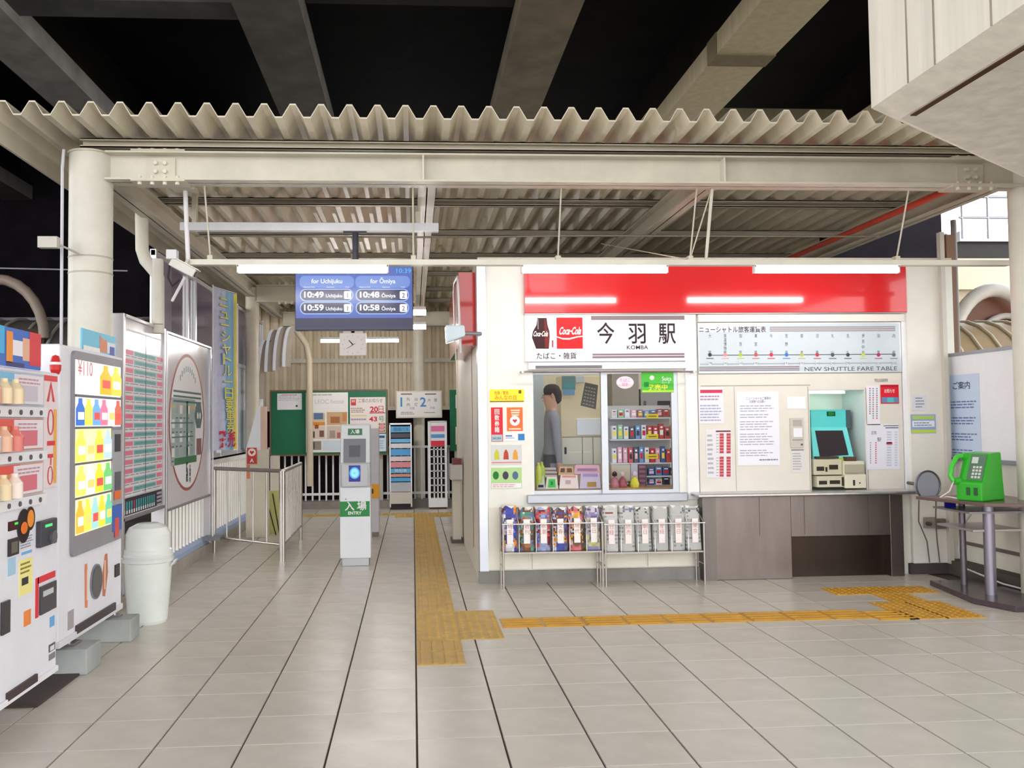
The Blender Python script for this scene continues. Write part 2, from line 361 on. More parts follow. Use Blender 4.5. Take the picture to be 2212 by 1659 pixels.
# ---- columns
def column(x, y, r, h, lb, c=(222, 218, 206), z0=0):
    e = SE('column', lb, (x, y, z0), 'column'); P('shaft', MB().cyl((x, y, z0), (x, y, h), r, c, 32), STEELP, e); return e
px_ = (at(147, 400, 6.9).x+at(237, 400, 6.9).x)/2
c1 = column(px_, 6.95, .158, 3.545, 'thick round white pillar behind the vending machines')
P('cap', MB().cyl((px_, 6.95, 3.535), (px_, 6.95, 3.55), .168, BEIGE, 32), STEELP, c1)
P('cable_pipe', MB().tube([(px_-.15, 6.80, 3.54), (px_-.155, 6.79, 3.4), (px_-.15, 6.79, 0)], .012, (208, 208, 216)), PAINT, c1)
for z in (2.62, 2.74): P('band', MB().cyl((px_, 6.95, z), (px_, 6.95, z+.012), .161, (190, 182, 165), 32), STEELP, c1)
column(5.02, 6.95, .13, 3.45, 'round white pillar at the right edge of the picture')
column(at(545, 700, 13.5).x, 13.5, .1, 3.5, 'slim beige column behind the tall banner', BEIGE)
column(at(905, 900, 16.1).x, 16.0, .1, 3.2, 'slim beige column standing between the two leaflet racks', BEIGE)
S('bracket_arm', MB().tube([at(170, 548, 6.75), at(120, 525, 6.6)], .008, (190, 186, 175)).box(at(100, 525, 6.6).x-.05, at(120, 525, 6.6).x+.02, 6.57, 6.63, at(110, 530, 6.6).z-.02, at(110, 515, 6.6).z+.01, (205, 200, 188)), STEELP, 'small cable bracket sticking out left of the thick pillar', cat='bracket')
# ---- hanging lighting raceway
rw = SE('lighting_raceway', 'long beige raceway hung below the canopy with the tube lights', (1.3, 7.22, 2.74), 'raceway')
P('channel', MB().box(-1.78, 5.04, 7.18, 7.26, 2.742, 2.785, (226, 222, 210)), STEELP, rw)
for px in (455, 893, 1205, 1490, 1936):
    a = at(px, 565, 7.22); P('hanger_rod', MB().tube([(a.x, 7.0, 3.33), (a.x, 7.22, 2.785)], .007, (214, 208, 192)).box(a.x-.02, a.x+.02, 7.19, 7.25, 2.785, 2.82, BEIGE), STEELP, rw)
a = at(407, 470, 7.2).x; P('hanger_post', MB().cyl((a, 7.1, 3.32), (a, 7.2, 2.75), .018, (232, 232, 236), 12).box(a-.09, a+.09, 7.03, 7.17, 3.31, 3.33, BEIGE), STEELP, rw)
a = at(1522, 470, 7.2).x; P('hanger_post', MB().tube([(a, 7.0, 3.33), (a+.01, 7.22, 2.785)], .014, (226, 222, 208)), STEELP, rw)
b1_ = at(1490, 560, 7.22).x
P('brace_rod', MB().tube([(a, 7.05, 3.30), (b1_, 7.22, 2.79)], .006, BEIGE), STEELP, rw); P('brace_rod', MB().tube([(b1_-.27, 9.4, 3.36), (b1_, 7.22, 2.79)], .005, BEIGE), STEELP, rw)
for k, (p0, p1, lb) in enumerate(((513, 838, 'bright fluorescent tube light in front of the departure display'), (1127, 1442, 'bright fluorescent tube light above the left half of the red sign'), (1630, 1942, 'bright fluorescent tube light above the right half of the red sign'))):
    x0, x1 = at(p0, 581, 7.2).x, at(p1, 581, 7.2).x
    t = T('tube_light', lb, 'light', ((x0+x1)/2, 7.21, 2.70), 'fluorescent tube lights on the raceway')
    P('fitting', MB().box(x0, x1, 7.19, 7.25, 2.728, 2.742, WHITE), PAINT, t)
    P('tube', MB().tube([(x0+.01, 7.215, 2.706), (x1-.01, 7.215, 2.706)], .027, (255, 252, 250), 14), LAMP, t)
    for xe in (x0-.004, x1-.008): P('end_cap', MB().box(xe, xe+.012, 7.19, 7.24, 2.68, 2.742, WHITE), PAINT, t)
def lamp(x0, x1, y, z, lb, axis='x', r=.02):
    t = T('tube_light', lb, 'light', ((x0+x1)/2 if axis == 'x' else x0, y, z), 'tube lights at the back of the hall')
    for q in (.15, .85): xx = x0+(x1-x0)*q if axis == 'x' else x0; yy = y if axis == 'x' else y+1.2*q; P('hanger', MB().tube([(xx, yy, z+.06), (xx, yy, 3.6)], .006, BEIGE), PAINT, t)
    if axis == 'x': P('fitting', MB().box(x0, x1, y-.03, y+.03, z+.025, z+.06, WHITE), PAINT, t); P('tube', MB().tube([(x0, y, z), (x1, y, z)], r, (255, 252, 250), 12), LAMP2, t)
    else: P('fitting', MB().box(x0-.03, x0+.03, y, y+1.2, z+.025, z+.06, WHITE), PAINT, t); P('tube', MB().tube([(x0, y, z), (x0, y+1.2, z)], r, (255, 252, 250), 12), LAMP2, t)
a = at(693, 737, 13.8); b = at(861, 737, 13.8); lamp(a.x, b.x, 13.8, a.z, 'far tube light glowing behind the white clock')
a = at(893, 675, 9.6); b = at(920, 675, 9.6); lamp(a.x, b.x, 9.6, a.z, 'short glowing lamp above the far column, upper of two', r=.03)
a = at(893, 706, 11.6); b = at(920, 706, 11.6); lamp(a.x, b.x, 11.6, a.z, 'short glowing lamp above the far column, lower of two', r=.03)
# white bar carrying the display
wb = SE('display_bar', 'white steel bar hung under the roof that carries the display', (-.8, 8.0, 3.2), 'bar')
x0, x1, z0, z1 = RF(391, 483, 947, 500, 8.0)
P('bar', MB().box(x0, x1, 7.96, 8.04, z0, z1, (226, 228, 236)), STEELP, wb)
P('hanger', MB().box(x0+.1, x0+.14, 7.97, 8.03, z1, 3.62, BEIGE).box(x1-.2, x1-.16, 7.97, 8.03, z1, 3.36, BEIGE), STEELP, wb)
S('conduit', MB().tube([(x0+.1, 8.1, z0-.02), (0, 8.1, z0-.03), (1.6, 8.1, z0-.01), (4.4, 8.1, z0-.01)], .009, (120, 110, 98)), PAINT, 'thin cable conduit running behind the white bar', cat='conduit')
S('red_pipe', MB().tube([at(2062, 404, 7.15), Vector((at(2062, 404, 7.15).x, 11.5, at(2062, 404, 7.15).z))], .03, (206, 74, 56), 10), STEELP, 'red painted pipe under the roof at the right', cat='pipe')
# ---- back of the hall
def corr(m, x0, x1, y, z0, z1, c, p=.16, d=.05):
    x = x0; pts = []
    while x < x1: pts += [(x, y), (x+p*.35, y), (x+p*.5, y+d), (x+p*.85, y+d)]; x += p
    n = len(pts); m.add([(a, b, z0) for a, b in pts]+[(a, b, z1) for a, b in pts], [(i, i+1, n+i+1, n+i) for i in range(n-1)], c)
m = MB(); corr(m, -2.9, 5.2, 17.0, 1.75, 3.66, (224, 208, 180)); wbk = SE('wall_back', 'beige corrugated steel screen wall at the back of the hall', (1, 17, 1.75), 'wall')
P('ribbed_sheet', m, STEELP, wbk)
P('rail', MB().box(-2.6, 5.2, 16.93, 16.98, at(800, 783, 16.9).z, at(800, 774, 16.9).z, BEIGE), STEELP, wbk)
P('lower_rail', MB().box(-2.9, 5.2, 16.9, 17.0, 1.70, 1.77, BEIGE), STEELP, wbk)
S('rear_flashing', MB().box(-2.95, 5.3, 17.08, 17.12, 3.55, 3.85, BEIGE), STEELP, 'beige flashing closing the canopy at the back', cat='flashing')
S('kerb_back', MB().box(-2.6, 5.2, 15.5, 15.9, -.15, .13, (150, 144, 138)), CONC, 'grey concrete kerb under the back fence', cat='kerb')
be = T('railing', 'white barred railing along the back edge under the green notice boards', 'railing', (-.4, 15.7, .13))
P('top_rail', MB().box(-2.5, 1.6, 15.68, 15.72, 1.02, 1.06, WHITE), PAINT, be); P('bottom_rail', MB().box(-2.5, 1.6, 15.68, 15.72, .22, .26, WHITE), PAINT, be)
x = -2.45
while x < 1.6:
    P('bar', MB().box(x-.014, x+.014, 15.686, 15.714, .13, 1.02, (230, 230, 232)), PAINT, be); x += .118
S('dark_backdrop', MB().box(-3.2, 6, 19.5, 19.8, -.2, 3.4, (30, 22, 24)), DARK, 'dark wall far behind the back railing', cat='wall')
# left background: dark undercroft
m = MB().box(-13.2, -13, 15, 30, -.2, 8, (34, 30, 34)).box(-13, -3.4, 21.5, 21.8, -.2, 8, (30, 27, 32))
S('dark_undercroft', m, DARK, 'dark space and walls behind the left side of the station', cat='wall')
for k, (z, y, lb) in enumerate(((3.0, 14.0, 'upper dark steel beam far behind the thick pillar'), (2.62, 13.2, 'middle dark steel beam far behind the thick pillar'), (2.2, 12.6, 'lower dark steel beam far behind the thick pillar'))):
    S('far_beam', MB().box(-11, -3.2, y, y+.2, z, z+.13, (128, 124, 138)), DARK, lb, cat='beam')
S('far_cable', MB().tube([(-7, 9.5, 3.18), (-4.5, 9.4, 3.1), (-2.9, 9.3, 3.05)], .008, (150, 150, 160), 6), PAINT, 'thin cable strung across the dark left background', cat='cable')
def vault(cx, y0, y1, r, z0, n, c, rc, lb, arch=True, cat='vault'):
    e = SE('vaulted_roof', lb, (cx, y0, z0), cat); st = 14
    sh = MB(); ang = [math.pi*i/st for i in range(st+1)]
    vs = [(cx+r*math.cos(a), y0, z0+r*math.sin(a)) for a in ang]+[(cx+r*math.cos(a), y1, z0+r*math.sin(a)) for a in ang]
    sh.add(vs, [(i, i+1, st+2+i, st+1+i) for i in range(st)], c, True); P('shell', sh, STEELP, e)
    for k in range(n):
        y = y0+(y1-y0)*k/(n-1)
        P('rib', MB().tube([(cx+(r+.01)*math.cos(a), y, z0+(r+.01)*math.sin(a)) for a in ang], .022, rc, 6), STEELP, e)
    return e
# axis across the view: ribs turn about X
def xvault(x0, x1, cy, r, z0, n, c, rc, lb, rr=.022):
    e = SE('vaulted_roof', lb, ((x0+x1)/2, cy, z0), 'roof'); st = 14; ang = [math.pi*i/st for i in range(st+1)]
    sh = MB(); vs = [(x0, cy-r*math.cos(a), z0+r*math.sin(a)) for a in ang]+[(x1, cy-r*math.cos(a), z0+r*math.sin(a)) for a in ang]
    sh.add(vs, [(i, i+1, st+2+i, st+1+i) for i in range(st)], c, True); P('shell', sh, STEELP, e)
    for k in range(n):
        x = x0+(x1-x0)*k/(n-1); P('rib', MB().tube([(x, cy-(r+.01)*math.cos(a), z0+(r+.01)*math.sin(a)) for a in ang], rr, rc, 6), STEELP, e)
    return e
xvault(-8.2, -3.4, 13.0, 1.3, at(80, 692, 13).z-1.3, 15, (96, 92, 88), (172, 168, 158), 'low ribbed barrel roof behind the two vending machines')
# left arch end
e = SE('arch_hood', 'brownish arched hood cut off by the left picture edge', (-6.8, 11.2, 1.8), 'roof')
a = at(0, 585, 12)
P('arch', MB().tube([(a.x-.05+.62*math.cos(t), 12, 2.62+.78*math.sin(t)) for t in [math.pi*i/14 for i in range(15)]], .07, (150, 134, 122), 8), STEELP, e)
P('hood', MB().box(a.x-.9, a.x+.55, 12.05, 12.1, 2.0, 2.75, (86, 70, 62)), DARK, e)
# curved corrugated translucent piece mid left
e = SE('curved_screen', 'curved corrugated pale screen behind the banner at the back', (-2.4, 14.6, 1.9), 'screen')
st = 10
for k, (pa, pb, yt, yb) in enumerate(((549, 566, 735, 862), (568, 584, 712, 803), (586, 603, 706, 800), (607, 622, 706, 792))):
    y = 14.6; xa, xb = at(pa, 790, y).x, at(pb, 790, y).x; ztop, zbt = at(pa, yt, y).z, at(pa, yb, y).z
    pts = [(xb+.02+(xa-xb)*math.sin(t), ztop-(ztop-zbt)*(1-math.cos(t))) for t in [math.pi/2*i/st for i in range(st+1)]]
    m = MB(front(y)); v = []
    for a_, b_ in pts: v += [(a_, b_, 0), (a_+.045, b_, 0), (a_+.045, b_, -.03), (a_, b_, -.03)]
    fs = []
    for i in range(st):
        for q in range(4): fs.append((i*4+q, (i+1)*4+q, (i+1)*4+(q+1) % 4, i*4+(q+1) % 4))
    m.add(v, fs, (222, 228, 236), False); P('rib', m, PAINT, e)
    m = MB(front(y+.05)); v = []
    for a_, b_ in pts: v += [(a_+.04, b_, 0), (a_+.13, b_, 0)]
    m.add(v, [(2*i, 2*i+2, 2*i+3, 2*i+1) for i in range(st)], (176, 164, 150)); P('sheet', m, STEELP, e)
S('drain_pipe', MB().tube([at(628, 706, 15.3), at(640, 712, 15.3), at(662, 745, 15.3), at(668, 775, 15.3), at(670, 1050, 15.3)], .055, (206, 192, 168), 12), PAINT, 'beige drain pipe bending down behind the green notice board', cat='pipe')
S('drain_pipe', MB().tube([at(306, 400, 8.3), at(306, 470, 8.3), at(307, 540, 8.3), at(314, 562, 8.3), at(338, 590, 8.3), at(341, 600, 8.3), at(341, 720, 8.3)], .058, (226, 222, 210), 14), PAINT, 'white drain pipe with a bend beside the thick pillar', cat='pipe')
S('short_post', MB().cyl(at(341, 700, 8.0), at(341, 560, 8.0), .048, (214, 210, 200), 14), STEELP, 'short beige post holding the security camera', cat='post')

# ---- left side kerb, railing and glazed screen
S('kerb_left', MB().box(-2.62, -2.33, 7.3, 15.5, -.15, .12, (172, 166, 158)), CONC, 'low concrete kerb under the left railing', bevel=.008, cat='kerb')
S('channel_left', MB().box(-2.45, -2.35, 7.3, 15.4, .12, .17, (170, 190, 226)), PAINT, 'pale blue bottom channel of the left railing', cat='channel')
le = T('railing', 'white barred railing under the round line map on the left', 'railing', (-2.4, 9.5, .17))
P('top_rail', MB().box(-2.48, -2.43, 8.6, 15.3, .98, 1.03, WHITE), PAINT, le)
y = 8.7
while y < 15.2: P('bar', MB().box(-2.468, -2.442, y-.013, y+.013, .17, .98, (236, 232, 224)), PAINT, le); y += .14
gs = SE('window_1', 'glazed wind screen with white frames behind the round line map', (-2.5, 12, 1.2), 'window')
fr = MB()
for yy in (8.9, 10.15, 10.5, 11.9, 13.0, 15.2): fr.box(-2.56, -2.5, yy, yy+.06, 1.05, 3.2, (218, 218, 222))
for zz in (1.05, 2.3, 3.14): fr.box(-2.55, -2.51, 8.9, 15.26, zz, zz+.05, (218, 218, 222))
P('frame', fr, SATIN, gs)
P('white_panel', MB().box(-2.545, -2.54, 9.2, 9.62, 2.3, 3.14, (238, 240, 248)), PAINT, gs)
for k, (ya, yb) in enumerate(((8.96, 10.15), (10.21, 10.5), (10.56, 11.9), (11.96, 13.0), (13.06, 15.2))):
    P('pane', MB().box(-2.536, -2.528, ya, yb, 2.35, 3.14, (150, 140, 165)), PALEGLASS, gs); P('pane', MB().box(-2.536, -2.528, ya, yb, 1.1, 2.3, (226, 232, 244)), PALEGLASS, gs)

# ---- kiosk building
YF = 8.2
K0 = at(1035, 900, YF).x
def wallholes(m, x0, x1, z0, z1, y0, y1, holes, c):
    xs = sorted({x0, x1, *[h[0] for h in holes], *[h[1] for h in holes]}); zs = sorted({z0, z1, *[h[2] for h in holes], *[h[3] for h in holes]})
    for i in range(len(xs)-1):
        for j in range(len(zs)-1):
            cx, cz = (xs[i]+xs[i+1])/2, (zs[j]+zs[j+1])/2
            if not any(h[0] < cx < h[1] and h[2] < cz < h[3] for h in holes): m.box(xs[i], xs[i+1], y0, y1, zs[j], zs[j+1], c)
WIN = RF(1152, 803, 1466, 1066); ALC = RF(1748, 842, 1868, 1060)
m = MB(); wallholes(m, K0, 5.16, .0, 2.93, YF, YF+.12, [WIN, ALC], (238, 236, 228))
S('wall_front', m, PAINT, 'white kiosk front wall with the sales window and ticket machine', cat='wall')
m = MB().box(K0, K0+.1, YF+.12, 12.0, 0, 2.93, (226, 220, 206)).box(K0-.005, K0, YF+.9, YF+.91, .2, 2.9, (120, 90, 80)); S('wall_side', m, PAINT, 'beige kiosk side wall facing the gate passage', cat='wall')
m = MB().box(K0+.1, 5.16, 10.6, 10.7, 0, 2.93, (232, 222, 196)); wbi = S('wall_inner', m, PAINT, 'cream back wall inside the kiosk', cat='wall')
S('kiosk_roof', MB().box(K0, 5.16, YF, 12.0, 2.93, 2.99, (205, 198, 184)), PAINT, 'flat roof slab over the kiosk', cat='roof')
S('kiosk_floor', MB().box(K0+.1, 5.1, YF+.12, 10.6, .0, .15, (120, 112, 104)), CONC, 'raised floor inside the kiosk', cat='floor')
S('corner_post', MB().box(K0-.012, K0+.075, YF-.02, YF+.1, .1, 2.95, (212, 216, 228)), SATIN, 'silver metal corner post at the left end of the kiosk', bevel=.006, cat='post')
S('baseboard_front', MB().box(K0-.02, at(1540, 1240, YF).x, YF-.03, YF+.02, 0, .11, (150, 148, 142)), CONC, 'grey plinth along the foot of the kiosk', cat='plinth')
S('baseboard_right', MB().box(at(1962, 1230, YF).x, 5.1, YF-.04, YF+.02, 0, .1, (84, 78, 76)), CONC, 'dark plinth at the foot of the white column', cat='plinth')
# lower wall panels
low = SE('panel_dado', 'cream wall panels in a row below the kiosk window', (2, YF, .11), 'panel')
for a_, b_ in ((1053, 1080), (1086, 1141), (1149, 1296), (1303, 1393), (1398, 1502)):
    x0, x1, z0, z1 = RF(a_, 1096, b_, 1233); P('panel', MB().box(x0, x1, YF-.018, YF, .12, z1, (240, 236, 222)), PAINT, low, bevel=.003)
x0, x1, z0, z1 = RF(1480, 677, 1505, 1078); S('trim_1', MB().box(x0, x1, YF-.03, YF, z0, z1, (240, 240, 240)), PAINT, 'white upright between the kiosk window and the ticket machine', bevel=.004, cat='trim')
x0, x1, z0, z1 = RF(1948, 677, 1962, 1062); S('trim_2', MB().box(x0, x1, YF-.03, YF, z0, z1, (244, 244, 248)), PAINT, 'white upright right of the ticket machine panel', bevel=.004, cat='trim')
x0, x1, z0, z1 = RF(1958, 573, 2034, 1215); S('trim_3', MB().box(x0, x1+.01, YF-.05, YF, .1, z1, (232, 228, 220)), PAINT, 'broad white column right of the ticket machine', bevel=.01, cat='trim')
S('trim_4', MB().box(x1-.02, x1+.02, YF-.1, YF-.04, .1, z1+.3, (206, 200, 190)), PAINT, 'grey edge strip beside the whiteboard', cat='trim')
# right wall
wr = MB().box(5.14, 5.2, 5.6, YF+.1, .1, 1.05, (238, 234, 222)).box(5.14, 5.2, 5.6, YF+.1, 1.05, 2.05, (222, 220, 216)); S('wall_right', wr, PAINT, 'cream low wall running forward at the right edge', cat='wall')
S('step_right', MB().box(5.0, 5.2, 5.4, YF, 0, .13, (96, 88, 82)), CONC, 'dark concrete step along the foot of the right wall', cat='step')
S('trim_5', MB().box(5.125, 5.14, 5.6, 8.1, .28, .31, (110, 104, 100)), PAINT, 'thin dark rail low on the right wall', cat='trim')
# ================================================================ KIOSK DETAILS
FR = front(YF)
def fq(m, px0, py0, px1, py1, wd, c, Y=YF):      # flat printed patch on the facade
    x0, x1, z0, z1 = RF(px0, py0, px1, py1, Y); return m.quad(x0, x1, z0, z1, wd, c)
def fb(m, px0, py0, px1, py1, w0, w1, c, Y=YF):
    x0, x1, z0, z1 = RF(px0, py0, px1, py1, Y); return m.box(x0, x1, z0, z1, w0, w1, c)
def ft(m, s, px, py0, py1, wd, c, Y=YF, **k):    # lettering: baseline at py1, height py1-py0
    a = at(px, py1, Y); b = at(px, py0, Y); return m.text(s, a.x, a.z, b.z-a.z, wd, c, **k)
def flines(m, px0, py0, px1, py1, n, wd, c, Y=YF, **k):
    x0, x1, z0, z1 = RF(px0, py0, px1, py1, Y); return m.lines(x0, x1, z0, z1, n, wd, c, **k)
def loc(px, py, Y=YF): a = at(px, py, Y); return (a.x, a.y, a.z)
# red fascia
fa = T('fascia_sign', 'long glossy red fascia band across the top of the kiosk', 'sign', loc(1540, 677))
x0, x1, z0, z1 = RF(1131, 571, 1951, 677)
P('red_panel', MB(FR).prism([(x0, z0), (x1, z0), (x1, z1), (x0, z1)], .0, .06, (216, 28, 36)), SIGN, fa, bevel=.004)
P('lower_lip', MB(FR).box(x0, x1, z0-.012, z0, 0, .05, (150, 140, 138)), SATIN, fa)
# station name sign
ks = T('station_sign', 'white station name sign with a drink bottle picture above the kiosk window', 'sign', loc(1306, 780))
m = MB(FR); fb(m, 1133, 680, 1482, 781, .0, .035, (240, 241, 248)); P('board', m, GLOSS, ks, bevel=.003)
m = MB(FR); W = .0365
fq(m, 1275, 683, 1476, 692, W, (140, 125, 132)); fq(m, 1278, 764, 1476, 768, W, (140, 118, 130)); fq(m, 1278, 769.5, 1476, 774, W, (140, 118, 130))
DK = (48, 30, 40)
for ch, px in (('今', 1307), ('羽', 1374), ('駅', 1439)): ft(m, ch, px, 704, 739, W, DK, bold=.012, align='c', width=.165)
ft(m, 'KOMBA', 1375, 746.5, 755, W, DK, align='c', bold=.01, width=.2)
ft(m, 'たばこ・雑貨', 1201, 764, 775, W, (60, 44, 52), align='c', width=.37, bold=.01)
P('lettering', m, PRINT, ks)
m = MB(FR); fq(m, 1201, 687, 1257, 754, W, (226, 26, 34)); 
ft(m, 'Coca‑Cola', 1229, 707, 723, W+.001, WHITE, bold=.03, slant=.25, align='c', width=.205)
pa = [loc(p, q) for p, q in ((1201, 727), (1214, 731), (1229, 731), (1245, 727), (1257, 726), (1257, 728.5), (1245, 730), (1229, 734.5), (1214, 734), (1201, 729.5))]
m.add([(a[0], a[2], W+.001) for a in pa], [tuple(range(9, -1, -1))], WHITE); P('logo_square', m, PRINT, ks, 'red square with white script lettering')
m = MB(FR); bp = [(1156, 754), (1184, 754), (1186, 728), (1185, 716), (1181, 703), (1179, 688), (1159, 688), (1157, 703), (1149, 717), (1147, 730)]
bp = [(1148+ (p-1147)*.98, q) for p, q in bp]
m.add([(loc(*q)[0], loc(*q)[2], W) for q in bp], [tuple(range(len(bp)))], (58, 14, 18))
m.add([(loc(*q)[0], loc(*q)[2], W+.0005) for q in ((1176, 752), (1183, 752), (1185, 728), (1180, 705), (1177, 690), (1174, 690))], [tuple(range(6))], (120, 30, 26))
ft(m, 'Coca‑Cola', 1166, 716, 727, W+.001, WHITE, bold=.03, slant=.25, align='c', width=.135)
fq(m, 1160, 690, 1162, 712, W+.0008, (150, 140, 140)); ft(m, 'ｺｶｺｰﾗ', 1192, 736, 738, W, RED, align='c', width=.02)
fq(m, 1191, 736, 1194, 751, W, (190, 60, 80))
P('bottle_picture', m, PRINT, ks, 'picture of a dark contour drink bottle')
S('track_box', fb(MB(FR), 1140, 783, 1480, 798, 0, .05, (226, 226, 232)), SATIN, 'silver track housing above the kiosk window', bevel=.004, cat='track')
fbm = fb(MB(FR), 1155, 790, 1298, 797, .05, .055, (120, 116, 120)); S('track_slot', fbm, PAINT, 'dark slot in the track above the left pane', cat='track')
# window with two sliding sashes
wx0, wx1, wz0, wz1 = WIN
we = SE('window_2', 'kiosk sales window with two silver sliding sashes', (1.8, YF, wz0), 'window')
xm = at(1308, 930, YF).x
def sash(xa, xb, yo, nm, side=.045):
    m = MB(front(YF+yo)); m.box(xa, xa+side, wz0, wz1, -.02, .02, SILV).box(xb-side, xb, wz0, wz1, -.02, .02, SILV).box(xa+side, xb-side, wz0, wz0+.03, -.019, .019, SILV).box(xa+side, xb-side, wz1-.02, wz1, -.019, .019, SILV); sp_ = P(nm, m, SATIN, we)
    P('pane', MB(front(YF+yo)).box(xa+side, xb-side, wz0+.03, wz1-.02, -.002, .002, (245, 250, 255)), GLASS, sp_)
sash(wx0-.01, xm+.01, .07, 'sash', .022); sash(xm-.035, wx1+.0, .03, 'sash', .06)
S('window_sill', fb(MB(FR), 1138, 1066, 1482, 1084, -.02, .06, (176, 178, 188)), SATIN, 'silver sill below the kiosk window', bevel=.006, cat='sill')
S('handrail', MB(FR).tube([(at(1124, 803, 8.1).x, at(1124, 803, 8.1).z, .12), (at(1502, 803, 8.1).x, at(1502, 803, 8.1).z, .12)], .008, (150, 140, 140)).cyl((at(1128, 803, 8.1).x, at(1128, 803, 8.1).z, .0), (at(1128, 803, 8.1).x, at(1128, 803, 8.1).z, .13), .012, SILV).cyl((at(1498, 803, 8.1).x, at(1498, 803, 8.1).z, .0), (at(1498, 803, 8.1).x, at(1498, 803, 8.1).z, .13), .012, SILV), STEEL, 'thin metal curtain rod across the top of the kiosk window', cat='rod')
# window stickers
def poster(name, label, cat, px0, py0, px1, py1, c, fn=None, Y=YF, th=.004, group=None, material=None, pn='print'):
    x0, x1, z0, z1 = RF(px0, py0, px1, py1, Y)
    m = MB(front(Y)); m.box(x0, x1, z0, z1, .0005, th, c)
    if fn is None: return one(name, m, material or PRINT, label, cat, group)
    e = T(name, label, cat, ((x0+x1)/2, Y, z0), group); P('sheet', m, material or PRINT, e)
    m = MB(front(Y)); fn(m, th+.001, Y); P(pn, m, PRINT, e); return e
def f_(m, w, Y):
    fq(m, 1387, 843, 1455, 847, w, (190, 220, 70), Y); ft(m, 'Suica', 1440, 813, 822, w, WHITE, Y, align='c', width=.09, bold=.01); ft(m, 'カード', 1438, 824, 829, w, WHITE, Y, align='c', width=.08)
    ft(m, '発売中', 1420, 832, 841, w, (244, 236, 70), Y, align='c', width=.19, bold=.02)
    m.disc(at(1408, 816, Y).x, at(1408, 816, Y).z, .022, w, (225, 225, 225)); fq(m, 1391, 825, 1401, 836, w, (20, 150, 60), Y)
poster('sticker_sign', 'green sign with yellow letters at the top of the right kiosk pane', 'sign', 1386, 804, 1455, 848, (82, 190, 66), f_, YF+.01)
def f_(m, w, Y):
    m.disc(at(1351, 826, Y).x, at(1351, 826, Y).z, .082, w, (250, 226, 238), ry=.058); ft(m, 'たばこ', 1351, 818, 824, w+.001, (214, 100, 150), Y, align='c', width=.1); ft(m, '切手', 1351, 827, 833, w+.001, (214, 100, 150), Y, align='c', width=.06)
e = T('oval_sticker', 'pale pink oval sticker on the right kiosk pane', 'sticker', loc(1351, 840, YF+.02)); m = MB(front(YF+.018)); f_(m, .003, YF); P('print', m, PRINT, e)
# posters on the left wall strip
def f_(m, w, Y):
    ft(m, '危険・警告', 1083, 846, 852, w, (190, 70, 40), Y, align='c', width=.13); ft(m, 'みんなの目', 1092, 855, 863, w, (226, 120, 30), Y, align='c', width=.2, bold=.01); fq(m, 1120, 843, 1126, 850, w, (120, 90, 40), Y)
    fq(m, 1058, 866, 1131, 868, w, (110, 90, 80), Y)
poster('sticker', 'yellow wide sticker at the top of the strip left of the kiosk window', 'sticker', 1058, 841, 1132, 869, (252, 232, 60), f_)
def f_(m, w, Y):
    for ch, yy in (('回', 894), ('数', 907), ('券', 920), ('箱', 933)): ft(m, ch, 1073.5, yy-9, yy, w, WHITE, Y, align='c', width=.045, bold=.015)
    fq(m, 1062, 939, 1085, 953, w, (170, 200, 208), Y); ft(m, 'SAKURA', 1073, 944, 949, w+.001, (50, 60, 70), Y, align='c', width=.08)
poster('sticker', 'red upright sticker with white letters left of the kiosk window', 'sticker', 1061, 880, 1086, 954, (222, 44, 58), f_)
def f_(m, w, Y):
    for k in range(3): fq(m, 1103+k, 885+5*k, 1123-k, 888+5*k, w, (255, 226, 206), Y)
    a = at(1112, 909, Y); m.disc(a.x, a.z, .046, w, WHITE); m.add([(a.x-.022, a.z+.004, w+.001), (a.x, a.z-.02, w+.001), (a.x+.022, a.z+.004, w+.001), (a.x+.012, a.z+.016, w+.001), (a.x, a.z+.008, w+.001), (a.x-.012, a.z+.016, w+.001)], [(0, 1, 2, 3, 4, 5)], (200, 50, 70)); fq(m, 1099, 925, 1125, 928, w, (255, 220, 200), Y)
poster('sticker', 'orange sticker with a heart in a white circle left of the kiosk window', 'sticker', 1095, 880, 1129, 931, (244, 116, 60), f_)
def f_(m, w, Y): fq(m, 1092, 940, 1106, 943, w, (90, 120, 190), Y); fq(m, 1119, 937, 1133, 951, w, (60, 130, 200), Y); flines(m, 1092, 944, 1112, 948, 2, w, (120, 140, 190), Y)
poster('sticker', 'small white and blue label under the orange heart sticker', 'sticker', 1090, 935, 1134, 952, (240, 242, 248), f_)
def f_(m, w, Y):
    for k, c in enumerate(((206, 200, 60), (190, 70, 50), (230, 160, 70))):
        a = at(1073+20*k, 983, Y); m.prism([(a.x-.025, a.z-.04), (a.x+.025, a.z-.04), (a.x+.02, a.z+.02), (a.x+.006, a.z+.05), (a.x-.006, a.z+.05), (a.x-.02, a.z+.02)], w-.001, w, c)
    fq(m, 1062, 998, 1126, 1000, w, (230, 120, 120), Y)
poster('notice', 'card with three yellow and red drink pictures left of the kiosk window', 'poster', 1061, 961, 1127, 1004, (214, 214, 214), f_)
def f_(m, w, Y):
    for k, c in enumerate(((40, 120, 50), (70, 60, 80), (90, 110, 140))): a = at(1071+21*k, 1027, Y); m.disc(a.x, a.z, .028, w, c, 12, .038)
    fq(m, 1062, 1044, 1126, 1054, w, (245, 240, 244), Y); flines(m, 1064, 1045, 1124, 1053, 2, w+.001, (220, 150, 170), Y)
poster('notice', 'pale green card with three dark product pictures, lowest left of the kiosk window', 'poster', 1061, 1010, 1127, 1055, (180, 216, 150), f_)
